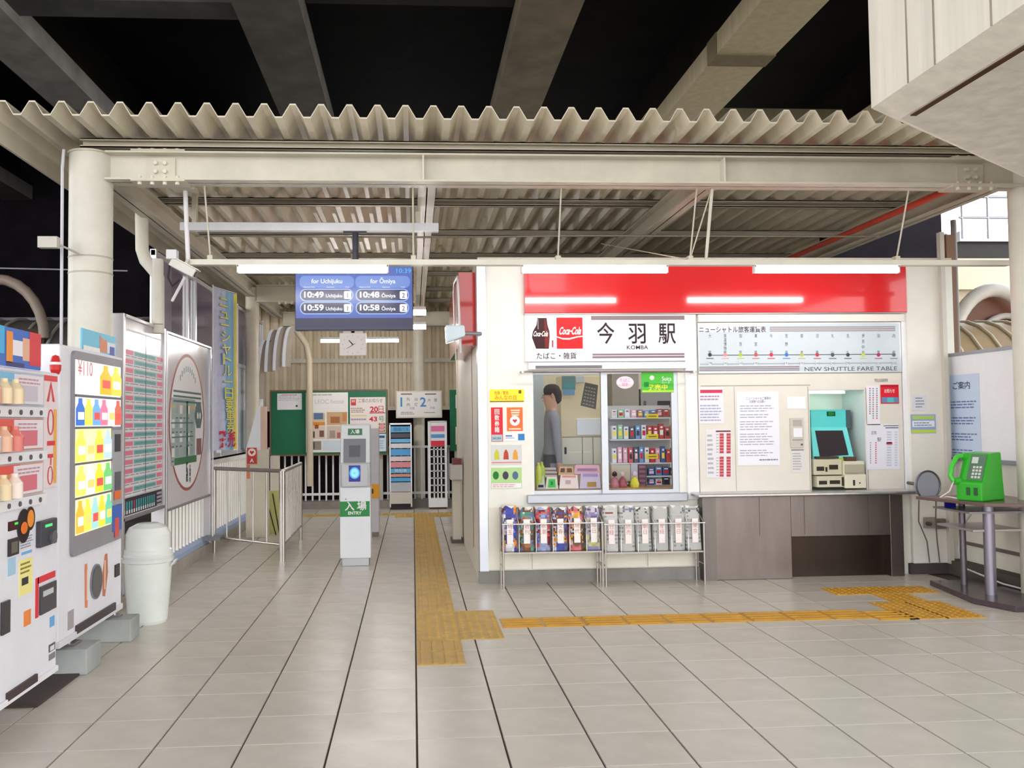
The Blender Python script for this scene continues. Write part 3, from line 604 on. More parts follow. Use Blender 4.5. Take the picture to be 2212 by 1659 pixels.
# fare table
ft_e = T('fare_table', 'wide pale fare table with a coloured station line above the ticket machine', 'sign', loc(1724, 806))
m = MB(FR); fb(m, 1506, 697, 1943, 806, 0, .03, (206, 208, 208)); P('frame', m, SATIN, ft_e, bevel=.003)
m = MB(FR); fq(m, 1508, 700, 1940, 803, .0305, (200, 210, 218)); fq(m, 1508, 700, 1655, 718, .031, (222, 228, 236)); P('face', m, GLOSS, ft_e)
m = MB(FR); W = .032
for k in range(3): fq(m, 1660, 706+4*k, 1930, 708.5+4*k, W, (160, 145, 150)); fq(m, 1508, 792+3.6*k, 1724, 794.3+3.6*k, W, (140, 128, 134))
ft(m, 'ニューシャトル旅客運賃表', 1508, 708, 718, W, (60, 56, 66), bold=.015, width=at(1652, 713, YF).x-at(1508, 713, YF).x)
ft(m, 'NEW SHUTTLE FARE TABLE', 1735, 793, 802, W, (80, 84, 96), width=at(1934, 800, YF).x-at(1735, 800, YF).x)
fq(m, 1530, 766, 1930, 767.6, W, (80, 80, 90)); fq(m, 1510, 785, 1932, 786.5, W, (150, 155, 165))
names = ['大宮', '鉄道博物館', '加茂宮', '東宮原', '今羽', '吉野原', '原市', '沼南', '丸山', '志久', '伊奈中央', '羽貫', '内宿']
colr = [(60, 60, 70), (230, 150, 150), (170, 200, 60), (200, 90, 80), (220, 50, 70), (50, 120, 210), (190, 190, 90), (190, 60, 70), (80, 90, 90), (60, 70, 90), (200, 210, 80), (170, 50, 90), (110, 110, 100)]
for k, nme in enumerate(names):
    px = 1531+33*k; a = at(px, 767, YF)
    for q, ch in enumerate(nme): ft(m, ch, px, 727+(36/max(1, len(nme)-1))*q-4, 727+(36/max(1, len(nme)-1))*q+2.5, W, (70, 70, 84), align='c', width=.026)
    m.disc(a.x, a.z, .018, W+.001, colr[k], 12); fq(m, px-8, 774, px+8, 775.5, W, colr[k])
    if k != 4: fq(m, px-4, 781, px+4, 790, W+.001, (222, 228, 236)); ft(m, str([270, 240, 240, 190, 0, 190, 190, 240, 240, 290, 290, 330, 350][k]), px, 782, 788, W+.002, (120, 124, 136), align='c', width=.04)
P('lettering', m, PRINT, ft_e)
S('trim_6', fb(MB(FR), 1505, 680, 1948, 696, 0, .045, (238, 234, 226)), PAINT, 'cream strip above the fare table', bevel=.004, cat='trim')
# ticket machine front
x0, x1, z0, z1 = RF(1509, 808, 1948, 1062)
tp = SE('ticket_wall_panel', 'cream panel wall around the ticket machine recess', ((x0+x1)/2, YF, z0), 'panel')
m = MB(); wallholes(m, x0, x1, z0, z1, YF-.02, YF-.001, [(ALC[0], ALC[1], ALC[2]-.05, ALC[3])], (230, 224, 214)); P('panel', m, PAINT, tp)
for (a_, b_, c_, d_) in ((1512, 832, 1748, 834), (1745, 835, 1746.5, 1060), (1586, 836, 1587, 1060), (1870, 838, 1871.5, 1060)):
    P('seam', fb(MB(FR), a_, b_, c_, d_, .019, .0215, (168, 160, 152)), PAINT, tp)
ft(mm := MB(FR), '特別企画乗車券', 1901, 819, 825, .0225, (120, 116, 120), align='c', width=.13); P('lettering', mm, PRINT, tp)
YP = YF-.0205
def f_(m, w, Y): fq(m, 1512, 842, 1560, 849, w, (214, 60, 90), Y); flines(m, 1512, 853, 1560, 866, 2, w, (170, 140, 165), Y); flines(m, 1512, 873, 1560, 911, 6, w, (165, 172, 206), Y)
poster('notice', 'notice with a red heading at the left of the ticket machine panel', 'poster', 1509, 838, 1563, 915, (238, 234, 240), f_, YP)
def f_(m, w, Y):
    fq(m, 1546, 930, 1578, 933, w, (110, 40, 50), Y)
    for k in range(15):
        if k == 7: continue
        yy = 936+6.3*k; fq(m, 1554, yy, 1563, yy+5.4, w, (196, 74, 84), Y); fq(m, 1569, yy, 1578, yy+5.4, w, (196, 74, 84), Y); fq(m, 1547, yy+2.2, 1552, yy+3.4, w, (140, 130, 140), Y)
    flines(m, 1528, 936, 1541, 1026, 9, w, (180, 180, 190), Y)
poster('fare_list', 'fare list with two columns of red boxes beside the long notice', 'poster', 1525, 927, 1580, 1032, (232, 228, 232), f_, YP)
def f_(m, w, Y):
    ft(m, 'ニューシャトルご乗車の', 1638, 858, 863, w, (90, 84, 110), Y, align='c', width=.24); ft(m, 'お客様へのお願い', 1636, 865, 870, w, (90, 84, 110), Y, align='c', width=.15)
    for y0, n in ((874, 3), (893, 2), (908, 4), (935, 5), (970, 3)): flines(m, 1598, y0, 1674, y0+n*5.5, n, w, (172, 170, 190), Y, fill=.36)
    flines(m, 1640, 990, 1680, 996, 1, w, (128, 124, 150), Y, rag=0)
poster('notice', 'long white printed notice in the middle of the ticket machine panel', 'poster', 1592, 846, 1683, 1005, (240, 240, 250), f_, YP)
poster('card', 'small blank white card left above the ticket machine recess', 'card', 1700, 857, 1740, 883, (244, 242, 248), None, YP)
ic = T('wall_unit', 'narrow beige intercom unit set left of the ticket machine recess', 'unit', loc(1720, 1020, YP)); m = MB(front(YP)); fb(m, 1706, 903, 1734, 967, 0, .018, (206, 200, 190), YP); P('body', m, PAINT, ic, bevel=.003)
m = MB(front(YP)); fb(m, 1712, 925, 1731, 944, .018, .021, (240, 240, 246), YP); P('label_plate', m, PRINT, ic); m = MB(front(YP)); fb(m, 1711, 907, 1730, 920, .018, .020, (178, 172, 164), YP); fb(m, 1710, 949, 1732, 951.5, .018, .02, (160, 152, 146), YP); P('speaker_grille', m, PAINT, ic)
a = at(1730, 960, YP); P('button', MB(front(YP)).cyl((a.x, a.z, .018), (a.x, a.z, .026), .009, (90, 84, 84)), PAINT, ic)
def f_(m, w, Y): fq(m, 1709, 971, 1736, 973, w, (120, 110, 112), Y); flines(m, 1712, 977, 1732, 1016, 7, w, (180, 176, 180), Y)
poster('notice', 'small slip under the intercom unit beside the ticket machine recess', 'poster', 1709, 970, 1737, 1021, (226, 222, 222), f_, YP)
def f_(m, w, Y):
    for k, (px, n) in enumerate(((1877, 12), (1884, 14), (1892, 14))):
        for q in range(n): fq(m, px, 838+4.9*q, px+3.2, 841+4.9*q, w, (150, 150, 166) if (q+k) % 5 else (226, 90, 120), Y)
poster('notice', 'tall slip with columns of small print right of the recess, the upper one', 'poster', 1872, 833, 1900, 918, (238, 238, 246), f_, YP)
def f_(m, w, Y): fq(m, 1903, 832, 1940, 836, w, (180, 20, 50), Y); ft(m, 'お知らせ', 1921, 841, 848, w, WHITE, Y, align='c', width=.1, bold=.01); fq(m, 1904, 858, 1940, 870, w, (110, 140, 180), Y); fq(m, 1916, 859, 1930, 869, w+.001, (90, 190, 200), Y)
poster('sticker', 'red sticker with a blue base at the top right of the ticket panel', 'sticker', 1902, 831, 1941, 872, (222, 30, 54), f_, YP)
def f_(m, w, Y):
    ft(m, '定期', 1887, 932, 938, w, (90, 90, 110), Y, align='c', width=.05); ft(m, '駅', 1899, 946, 953, w, (80, 80, 96), Y, align='c')
    for q in range(10): fq(m, 1879, 955+4.8*q, 1881, 958+4.8*q, w, (150, 150, 170), Y); fq(m, 1890, 955+4.8*q, 1893, 958+4.8*q, w, (226, 110, 140), Y)
    fq(m, 1908, 919, 1940, 920.5, w, (60, 60, 70), Y); fq(m, 1912, 923, 1940, 925, w, (90, 90, 110), Y)
    for q in range(14): fq(m, 1915, 932+5.5*q, 1925, 935+5.5*q, w, (198, 206, 226), Y); fq(m, 1932, 932+5.5*q, 1938, 935+5.5*q, w, (206, 210, 226), Y)
    fq(m, 1914, 955, 1927, 960, w, (216, 60, 80), Y)
poster('notice', 'broad printed timetable right of the recess, the lower one', 'poster', 1872, 916, 1942, 1014, (234, 234, 246), f_, YP)
# ---- ticket machine in the recess
ax0, ax1, az0, az1 = ALC
tm_ = T('ticket_machine', 'ticket machine with a turquoise head and slanted dark screen in the recess', 'machine', ((ax0+ax1)/2, YF, az0))
m = MB(); D = .42
m.box(ax0-.02, ax0+.004, YF-.018, YF+D, az0, az1, (226, 230, 226)).box(ax1-.004, ax1+.02, YF-.018, YF+D, az0, az1, (214, 222, 222)).box(ax0, ax1, YF-.018, YF+D, az1-.004, az1+.02, (216, 216, 212)).box(ax0, ax1, YF-.018, YF+D, az0-.02, az0+.004, (206, 202, 190)).box(ax0-.02, ax1+.02, YF+D, YF+D+.02, az0-.02, az1+.02, (226, 234, 222))
P('recess_box', m, PAINT, tm_)
y1_ = YF+.18
lm = MB().box(ax0+.05, ax1-.1, YF+.16, YF+.2, az1-.03, az1-.01, (240, 255, 244)); P('recess_lamp', lm, mat('recess_lamp', .4, emit=5), tm_)
x0, x1, z0, z1 = RF(1752, 885, 1828, 935, y1_)
P('head', MB().box(x0, x1, y1_, YF+D, z0-.03, z1, (86, 214, 214)), GLOSS, tm_, 'turquoise head', bevel=.006)
m = MB(front(y1_)); fb(m, 1786, 889, 1804, 899, 0, .004, (6, 70, 30), y1_); ft(m, '使用中', 1795, 891, 897, .005, (30, 200, 80), y1_, align='c', width=.055); P('status_display', m, PRINT, tm_)
x0b, x1b, _, _ = RF(1816, 888, 1829, 920, y1_-.005); P('side_slot', MB().box(x1-.001, x1+.045, y1_, YF+.36, z0+.04, z1-.005, (70, 90, 96)), PAINT, tm_)
# slanted screen: bottom nearer
ya, yb_ = YF+.03, YF+.17
c00 = at(1758, 1000, ya); c10 = at(1846, 994, ya); c11 = at(1829, 923, yb_); c01 = at(1752, 923, yb_)
def slab(name, cs, th, c, mt, par, lab=None):
    nrm = (cs[1]-cs[0]).cross(cs[3]-cs[0]).normalized(); v = [tuple(p) for p in cs]+[tuple(p-nrm*th) for p in cs]
    P(name, MB().add(v, [(0, 1, 2, 3), (7, 6, 5, 4), (0, 4, 5, 1), (1, 5, 6, 2), (2, 6, 7, 3), (3, 7, 4, 0)], c), mt, par, lab); return nrm
nr = slab('screen_bezel', [c00, c10, c11, c01], .03, (120, 226, 226), GLOSS, tm_, 'turquoise screen surround')
def ip(u, v): return (c00*(1-u)+c10*u)*(1-v)+(c01*(1-u)+c11*u)*v
slab('screen', [ip(.16, .16)+nr*.003, ip(.88, .16)+nr*.003, ip(.86, .9)+nr*.003, ip(.1, .9)+nr*.003], .002, (52, 46, 52), GLOSS, tm_)
slab('green_strip', [ip(.1, .0)+nr*.003, ip(.8, .0)+nr*.003, ip(.8, .1)+nr*.003, ip(.1, .1)+nr*.003], .002, (184, 214, 70), PRINT, tm_)
yc = YF-.03
m = MB(front(yc)); fb(m, 1758, 992, 1819, 1026, -.2, 0, (206, 198, 172), yc); fb(m, 1762, 1028, 1819, 1052, -.2, .03, (210, 202, 178), yc); P('coin_unit', m, PAINT, tm_, bevel=.006)
m = MB(front(yc)); 
for q in ((1764, 1008, 1780, 1017), (1791, 1004, 1810, 1014), (1783, 1009, 1787, 1019)): fb(m, *q, 0, .004, (40, 28, 20), yc)
for q in ((1766, 1038, 1783, 1046), (1789, 1037, 1811, 1045), (1815, 1030, 1819, 1049)): fb(m, *q, .03, .034, (40, 28, 20), yc)
fb(m, 1764, 986, 1812, 991, -.05, 0, (60, 52, 50), yc); P('slots', m, PAINT, tm_)
m = MB(front(yc)); fb(m, 1820, 996, 1866, 1052, -.25, .02, (222, 216, 194), yc); fb(m, 1822, 1003, 1862, 1022, .02, .045, (176, 170, 150), yc); fb(m, 1820, 1024, 1866, 1054, .02, .05, (226, 220, 198), yc); P('note_unit', m, PAINT, tm_, bevel=.008)
m = MB(front(yc)); fb(m, 1837, 1036, 1841, 1048, .05, .054, (50, 44, 40), yc); fb(m, 1850, 1041, 1853, 1044, .05, .053, (90, 84, 80), yc); fb(m, 1829, 987, 1850, 996, -.1, .0, (90, 60, 52), yc); P('keyhole', m, PAINT, tm_)
# ---- steel counter
cx0, cx1 = at(1507, 1070, YF-.25).x, at(1982, 1066, YF-.25).x; cz = at(1740, 1072, YF-.28).z
ct = T('steel_counter', 'stainless steel counter and base below the ticket machine', 'counter', ((cx0+cx1)/2, YF-.1, 0))
P('worktop', MB().box(cx0, cx1, YF-.28, YF, cz, cz+.035, (214, 212, 214)), STEEL, ct, bevel=.012)
bx0, bx1 = at(1548, 1240, YF-.12).x, at(1952, 1150, YF-.12).x
rx0, rz = at(1711, 1200, YF-.12).x, at(1800, 1158, YF-.12).z; rx1 = at(1925, 1200, YF-.12).x
bc = (132, 122, 118)
P('base_front', MB().box(bx0, rx0, YF-.12, YF, 0, cz, bc).box(rx0, rx1, YF-.12, YF-.08, rz, cz, bc).box(rx1, bx1, YF-.12, YF, 0, cz, bc), STEEL, ct, bevel=.004)
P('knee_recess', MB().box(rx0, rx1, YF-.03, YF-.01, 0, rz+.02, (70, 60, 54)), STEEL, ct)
for px in (1640, 1737, 1875): xx = at(px, 1110, YF-.12).x; P('panel_joint', MB().box(xx, xx+.004, YF-.1215, YF-.119, rz+.02, cz-.01, (80, 72, 72)), PAINT, ct)
S('counter_return', MB().box(at(1507, 1100, YF).x, bx0, YF-.14, YF-.001, 0.0, cz, (120, 114, 110)), STEEL, 'steel side panel where the counter meets the magazine rack', cat='panel')
# column notices and round disc
def f_(m, w, Y): flines(m, 1977, 857, 1996, 882, 4, w, (150, 152, 168), Y)
poster('notice', 'small grey notice on the white column beside the ticket machine', 'poster', 1970, 853, 2000, 887, (222, 222, 230), f_, YF-.05)
def f_(m, w, Y): fq(m, 1970, 898, 2018, 906, w, (180, 206, 110), Y); fq(m, 1970, 909, 2018, 922, w, (232, 236, 244), Y); fq(m, 1968, 928, 2021, 935, w, (196, 214, 90), Y); flines(m, 1974, 911, 2014, 921, 2, w+.001, (120, 140, 170), Y)
poster('sticker', 'green and blue landscape sticker on the white column', 'sticker', 1967, 895, 2021, 936, (150, 170, 210), f_, YF-.05)
dd = at(2001, 1048, 7.85); de = T('round_disc', 'round grey metal disc with hanging cables beside the counter end', 'disc', (dd.x, 7.85, dd.z-.12))
m = MB(Matrix.Translation(dd) @ Matrix.Rotation(math.radians(90), 4, 'X') @ Matrix.Scale(1, 4))
rr = .118
P('disc', MB(front(7.85)).prism([(dd.x+rr*.92*math.cos(t), dd.z+rr*1.08*math.sin(t)) for t in [2*math.pi*i/32 for i in range(32)]], -.02, .03, (166, 168, 182)), GLOSS, de, bevel=.01)
P('rim', MB(front(7.85)).tube([(dd.x+rr*.95*math.cos(t), dd.z+rr*1.1*math.sin(t), .03) for t in [2*math.pi*i/32 for i in range(33)]], .008, (116, 112, 120)), SATIN, de)
P('arm', MB(front(7.85)).tube([(dd.x, dd.z, -.02), (dd.x, dd.z, -.3)], .016, (120, 116, 116)), SATIN, de)
for k, (xa, xb) in enumerate(((1985, 2008), (2022, 2030))): a = at(xa, 1080, 7.9); b = at(xb, 1215, 8.1); P('cable', MB().tube([a, (a.x+.02, 7.95, a.z-.2), (b.x-.03, 8.08, b.z+.2), b], .006, (110, 106, 106)), RUBBER, de)
se = T('power_socket', 'cluster of dark sockets with plugs low on the wall behind the phone stand', 'socket', loc(2012, 1135, 8.1))
m = MB(front(8.13)); fb(m, 1994, 1117, 2018, 1140, 0, .03, (150, 140, 130), 8.13); fb(m, 2020, 1120, 2040, 1142, 0, .03, (120, 106, 100), 8.13); P('outlet', m, PAINT, se, bevel=.004)
for px in (2003, 2029): a = at(px, 1131, 8.1); P('plug', MB(front(8.1)).cyl((a.x, a.z, 0), (a.x, a.z, .05), .018, (80, 70, 68)), RUBBER, se)
# ---- side wall red sign, lamp, validator
rs = T('side_sign', 'red curved-corner sign with a pipe guard on the kiosk side wall', 'sign', (K0-.03, 9.2, 2.2))
P('panel', MB(left(K0)).prism([(8.5, 2.2), (10.6, 2.2), (10.75, 2.4), (10.75, 2.75), (10.6, 2.9), (8.5, 2.9)], -.16, -.005, (198, 44, 44)), SIGN, rs)
P('guard_pipe', MB(left(K0)).tube([(8.42, 2.12, -.15), (8.42, 2.75, -.17), (8.5, 2.86, -.17), (9.2, 2.9, -.17), (9.28, 2.8, -.17), (9.28, 2.12, -.15)], .012, (226, 226, 226)), PAINT, rs)
a = at(985, 720, 8.0); fe_ = T('floodlight', 'grey floodlight on a bracket at the kiosk corner', 'light', (a.x, 8.0, a.z))
hm = MB(Matrix.Translation(a) @ Matrix.Rotation(math.radians(-14), 4, 'Y')); hm.add([(-.11, -.09, -.07), (.07, -.07, -.05), (.07, .07, -.05), (-.11, .09, -.07), (-.08, -.08, .09), (.09, -.05, .05), (.09, .05, .05), (-.08, .08, .09)], [(0, 3, 2, 1), (4, 5, 6, 7), (0, 1, 5, 4), (1, 2, 6, 5), (2, 3, 7, 6), (3, 0, 4, 7)], (190, 204, 212))
P('housing', hm, GLOSS, fe_, bevel=.015); P('bracket', MB().tube([a+Vector((.05, 0, 0)), (K0+.02, 8.15, a.z+.01)], .018, (150, 150, 156)), SATIN, fe_)
P('lens', MB().cyl(a+Vector((-.06, -.02, -.07)), a+Vector((-.055, -.02, -.085)), .04, (250, 250, 250)), SCREEN, fe_)
pv = T('exit_post', 'beige ticket collection post with a red top beside the kiosk side wall', 'post', (at(1003, 1168, 11.1).x, 11.1, 0))
x0, x1, z0, z1 = RF(993, 1036, 1016, 1168, 11.0); x0 = K0-.13; x1 = K0-.03; P('pedestal', MB().box(x0, x1, 10.95, 11.2, 0.03, z1, (208, 202, 188)), PAINT, pv, bevel=.006)
P('foot', MB().box(x0-.02, x1+.02, 10.9, 11.25, 0, .04, (92, 80, 74)), PAINT, pv)
x0, x1, z0, z1 = RF(988, 1003, 1024, 1036, 10.9); x0 = K0-.16; x1 = K0-.01; P('head', MB().box(x0, x1, 10.85, 11.15, z0, z1, (198, 194, 190)), PAINT, pv, bevel=.008)
x0, x1, z0, z1 = RF(994, 990, 1018, 1003, 10.9); x0 = K0-.13; x1 = K0-.02; P('red_cap', MB().box(x0, x1, 10.85, 11.1, z0, z1, (110, 18, 22)), GLOSS, pv)
S('side_pillar', MB().box(at(988, 900, 11.9).x, K0, 11.9, 12.15, 0, 2.9, (216, 206, 188)), PAINT, 'beige pillar at the far end of the kiosk side wall', cat='pillar')

# ================================================================ KIOSK INTERIOR
kl = T('interior_lamp', 'ceiling light inside the kiosk', 'light', (2.6, 9.2, 2.8)); P('diffuser', MB().box(1.0, 4.4, 9.1, 9.3, 2.80, 2.84, (255, 252, 244)), mat('interior_lamp', .4, emit=9), kl); P('fitting', MB().box(.95, 4.45, 9.05, 9.35, 2.84, 2.93, WHITE), PAINT, kl)
kc = T('sales_counter', 'brown edged sales counter just inside the kiosk window', 'counter', (1.8, 8.6, .15)); P('top', MB().box(K0+.15, 2.55, 8.33, 8.85, wz0+.0, wz0+.035, (176, 140, 96)), PAINT, kc, bevel=.004); P('front', MB().box(K0+.15, 2.55, 8.4, 8.43, .15, wz0, (210, 200, 180)), PAINT, kc)
TZ = wz0+.035
def slopebook(name, px0, px1, pyt, pyb, y0, y1, c, lb, cat='magazine', fn=None, group='magazines on the kiosk counter'):
    a, b, c_, d_ = at(px0, pyb, y0), at(px1, pyb, y0), at(px1-3, pyt, y1), at(px0+3, pyt, y1)
    if a.z < TZ+.004: a.z = b.z = TZ+.004
    e = T(name, lb, cat, ((a.x+b.x)/2, y0, TZ), group)
    n = slab('cover', [a, b, c_, d_], .012, c, PRINT, e)
    if fn:
        m = MB()
        def u(s, t): return (a*(1-s)+b*s)*(1-t)+(d_*(1-s)+c_*s)*t+n*.0015
        for (s0, s1, t0, t1, cc) in fn: m.add([tuple(u(s0, t0)), tuple(u(s1, t0)), tuple(u(s1, t1)), tuple(u(s0, t1))], [(0, 1, 2, 3)], cc)
        P('picture', m, PRINT, e)
slopebook('magazine', 1160, 1178, 1028, 1056, 8.37, 8.5, (206, 206, 212), 'grey magazine at the left end of the kiosk counter', fn=[(.1, .8, .1, .3, (60, 50, 50))])
slopebook('magazine', 1178, 1206, 1030, 1057, 8.36, 8.48, (230, 220, 200), 'magazine with a green picture on the kiosk counter', fn=[(.2, .8, .1, .8, (70, 190, 90)), (.4, .6, .3, .6, (40, 130, 60))])
slopebook('magazine', 1208, 1250, 1026, 1055, 8.38, 8.52, (250, 228, 222), 'pale pink magazine on the kiosk counter', fn=[(.1, .9, .8, .95, (230, 150, 150)), (.3, .6, .3, .6, (210, 170, 170))])
slopebook('magazine', 1252, 1298, 1022, 1056, 8.36, 8.56, (214, 196, 222), 'lilac magazine with a golden food picture on the kiosk counter', fn=[(.35, .8, .08, .4, (176, 130, 50)), (.1, .9, .75, .95, (170, 140, 190))])
slopebook('magazine', 1240, 1297, 1004, 1024, 8.58, 8.72, (226, 176, 190), 'pink magazine lying behind the lilac one', fn=[(.1, .9, .3, .6, (170, 120, 160))])
slopebook('magazine', 1206, 1240, 1008, 1026, 8.55, 8.7, (214, 170, 130), 'magazine with two dark haired faces behind the pale pink one', fn=[(.1, .4, .3, .8, (90, 60, 60)), (.55, .9, .3, .8, (110, 70, 60))])
slopebook('magazine', 1160, 1204, 1010, 1030, 8.52, 8.68, (190, 180, 176), 'stack of brownish magazines at the back left of the counter', fn=[(.0, 1, .2, .35, (110, 80, 80)), (.0, 1, .6, .75, (120, 90, 90))])
# bottles on left
for k, (px, c) in enumerate((((1163), (206, 212, 90)), ((1170), (180, 200, 80)))):
    a = at(px, 990, 8.45+.09*k); one('drink_bottle', MB().lathe((a.x, a.y, TZ), [(0, 0), (.032, 0), (.034, .02), (.034, .16), (.026, .2), (.014, .225), (.014, .245, (230, 150, 170)), (.0, .25)], c, 14), GLOSS, ['yellow-green drink bottle at the left edge of the kiosk window, front one', 'yellow-green drink bottle behind the front one at the left edge'][k], 'bottle', 'drink bottles on the kiosk counter')
# things hung inside
def ibox(name, label, cat, px0, py0, px1, py1, Y, dpt, c, fn=None, group=None, mt=PRINT, bevel=.003, zf=None):
    m = fb(MB(front(Y)), px0, py0, px1, py1, -dpt, 0, c, Y)
    if zf is not None:
        zl = min(v.z for v in m.v)
        for v in m.v:
            if v.z < zl+.001: v.z = zf
    if fn is None: return one(name, m, mt, label, cat, group, bevel)
    x0, x1, z0, z1 = RF(px0, py0, px1, py1, Y); e = T(name, label, cat, ((x0+x1)/2, Y, z0), group); P('body', m, mt, e, bevel=bevel)
    m = MB(front(Y)); fn(m, .001, Y); P('print', m, PRINT, e); return e
ibox('cabinet', 'cream partition cabinet behind the person in the kiosk', 'cabinet', 1212, 812, 1302, 1004, 9.4, .3, (236, 220, 186), mt=PAINT, zf=.15)
ibox('cabinet', 'tall white cabinet at the left inside the kiosk', 'cabinet', 1150, 806, 1176, 1000, 9.75, .25, (190, 200, 206), mt=PAINT, zf=.15)
ibox('picture_card', 'blue-green picture card pinned up behind the left pane', 'picture', 1214, 812, 1243, 842, 9.388, .008, (110, 146, 150), lambda m, w, Y: (fq(m, 1216, 841, 1241, 853, w, (120, 170, 210), Y), fq(m, 1218, 828, 1240, 838, w, (90, 160, 170), Y)))
ibox('paper', 'grey sheet clipped up between the calendar and the picture card', 'paper', 1244, 812, 1262, 826, 9.388, .008, (200, 206, 214))
x0, x1, z0, z1 = RF(1254, 828, 1290, 880, 8.9); ce = T('calendar', 'tilted dark printed calendar hanging in the left pane', 'calendar', ((x0+x1)/2, 8.9, z0))
p4 = [at(1264, 826, 8.9), at(1254, 876, 8.9), at(1287, 884, 8.9), at(1292, 832, 8.9)]; slab('sheet', [p4[1], p4[2], p4[3], p4[0]], .004, (96, 92, 84), PRINT, ce)
m = MB()
for i in range(6):
    for j in range(4):
        s0, t0 = .1+.2*j, .08+.14*i; q = lambda s, t: (p4[1]*(1-s)+p4[2]*s)*(1-t)+(p4[0]*(1-s)+p4[3]*s)*t+Vector((0, -.006, 0))
        m.add([tuple(q(s0, t0)), tuple(q(s0+.14, t0)), tuple(q(s0+.14, t0+.06)), tuple(q(s0, t0+.06))], [(0, 1, 2, 3)], (150, 146, 136))
P('print', m, PRINT, ce)
ibox('paper', 'bright white sheet standing in for a back window in the left pane', 'paper', 1246, 904, 1300, 940, 9.388, .008, (244, 246, 252))  # plain white sheet stands in for a bright window further back
ibox('whiteboard', 'pale board with wire holders on the inner partition', 'board', 1214, 945, 1298, 1003, 9.388, .008, (236, 230, 214), lambda m, w, Y: (fq(m, 1214, 943, 1298, 945, w, (150, 140, 130), Y), fq(m, 1257, 945, 1259, 1003, w, (170, 160, 150), Y), fq(m, 1219, 966, 1224, 981, w, (60, 60, 70), Y), fq(m, 1280, 945, 1282, 1003, w, (150, 140, 130), Y), fq(m, 1230, 975, 1276, 978, w, (250, 244, 220), Y)))
ibox('signboard', 'pale grey cabinet front high behind the right pane', 'cabinet', 1322, 806, 1380, 880, 10.2, .39, (156, 148, 140), mt=PAINT)
ibox('cabinet', 'grey cupboard behind the green sign in the right pane', 'cabinet', 1384, 840, 1460, 880, 10.2, .39, (150, 146, 148), lambda m, w, Y: (fq(m, 1420, 866, 1448, 880, w, (50, 48, 54), Y), fq(m, 1390, 866, 1396, 880, w, (90, 86, 90), Y)), mt=PAINT)
# goods shelves
sh = T('goods_shelf', 'white shelf unit full of small goods behind the right pane', 'shelf', (2.3, 8.75, TZ))
m = MB(front(8.72)); x0 = at(1316, 950, 8.72).x; x1 = at(1466, 950, 8.72).x
for py in (902, 948, 999): z = at(1390, py, 8.72).z; m.box(x0, x1, z-.012, z, -.3, .065, (222, 222, 226))
P('shelf_board', m, PAINT, sh); P('back_panel', MB(front(8.72)).box(x0, x1, TZ, at(1390, 875, 8.72).z, -.32, -.3, (200, 196, 196)), PAINT, sh)
pal = [((96, 140, 190), 'blue'), ((226, 226, 232), 'white'), ((200, 60, 56), 'red'), ((230, 170, 190), 'pink'), ((210, 40, 46), 'bright red'), ((170, 90, 96), 'dull red'), ((60, 90, 150), 'dark blue'), ((150, 196, 150), 'pale green'), ((234, 200, 90), 'yellow'), ((60, 56, 70), 'black'), ((180, 130, 110), 'brown')]
rows = [(884, 902, [1, 7, 1, 3, 5, 0, 0, 5, 5, 10], 'top'), (916, 948, [1, 7, 1, 9, 0, 1, 2, 4, 2, 2, 8], 'second'), (964, 999, [1, 3, 3, 2, 9, 0, 1, 4, 3, 6, 2, 5], 'third'), (1006, 1026, [6, 0, 6, 9], 'fourth'), (1030, 1046, [6, 1, 9, 1], 'fifth')]
for ri, (pt, pb, cs, rn) in enumerate(rows):
    Yr = 8.66
    if ri < 3: xa = at(1321, 950, Yr).x; xb = at(1461, 950, Yr).x; zbase = at(1390, (902, 948, 999)[ri], 8.72).z+.001
    else: xa = at(1398, 950, Yr).x; xb = at(1461, 950, Yr).x; zbase = (at(1430, (1027, 1047)[ri-3], Yr).z)
    wdt = (xb-xa)/len(cs)
    if ri >= 3: P('shelf_board', MB().box(xa-.02, xb, Yr-.02, Yr+.2, zbase-.013, zbase-.001, (214, 214, 220)), PAINT, sh)
    for k, ci in enumerate(cs):
        h = abs(at(1400, pt, Yr).z-at(1400, pb, Yr).z)*random.uniform(.8, 1.0); c, cn = pal[ci]; a_ = xa+wdt*k+.006; b_ = xa+wdt*(k+1)-.006
        e = T('goods_pack', f'{cn} goods packet, {rn} shelf row behind the right pane, {ORD[k]} from left', 'packet', ((a_+b_)/2, Yr, zbase), 'goods packets on the kiosk shelves')
        mm = MB().box(a_, b_, Yr, Yr+.06, zbase, zbase+h, c); pk_ = P('pack', mm, GLOSS, e, bevel=.004)
        c2 = random.choice([(250, 246, 240), (250, 220, 80), (200, 30, 40), (240, 190, 200), (40, 40, 60)])
        P('print', MB(front(Yr)).quad(a_+.008, b_-.008, zbase+h*.25, zbase+h*.6, .001, c2).quad(a_+.012, b_-.012, zbase+h*.72, zbase+h*.84, .001, (255, 255, 255) if ci != 1 else (120, 60, 70)), PRINT, pk_)
for k, (px, py) in enumerate(((1409, 899), (1409, 943), (1409, 986))):
    x0, x1, z0, z1 = RF(px-13, py-5, px+13, py+5, 8.648); e = T('price_tag', f'yellow price tag on the {["top", "second", "third"][k]} shelf row behind the right pane', 'tag', ((x0+x1)/2, 8.6, z0), 'yellow price tags in the kiosk')
    tg_ = P('tag', MB(front(8.648)).prism([(x0, z0), (x1, z0), (x1, z1), (x0, z1)], 0, .004, (240, 214, 40)), PRINT, e, bevel=.002); P('print', MB(front(8.648)).quad(x0+.02, x1-.02, (z0+z1)/2-.005, (z0+z1)/2+.004, .006, (110, 90, 50)), PRINT, tg_)
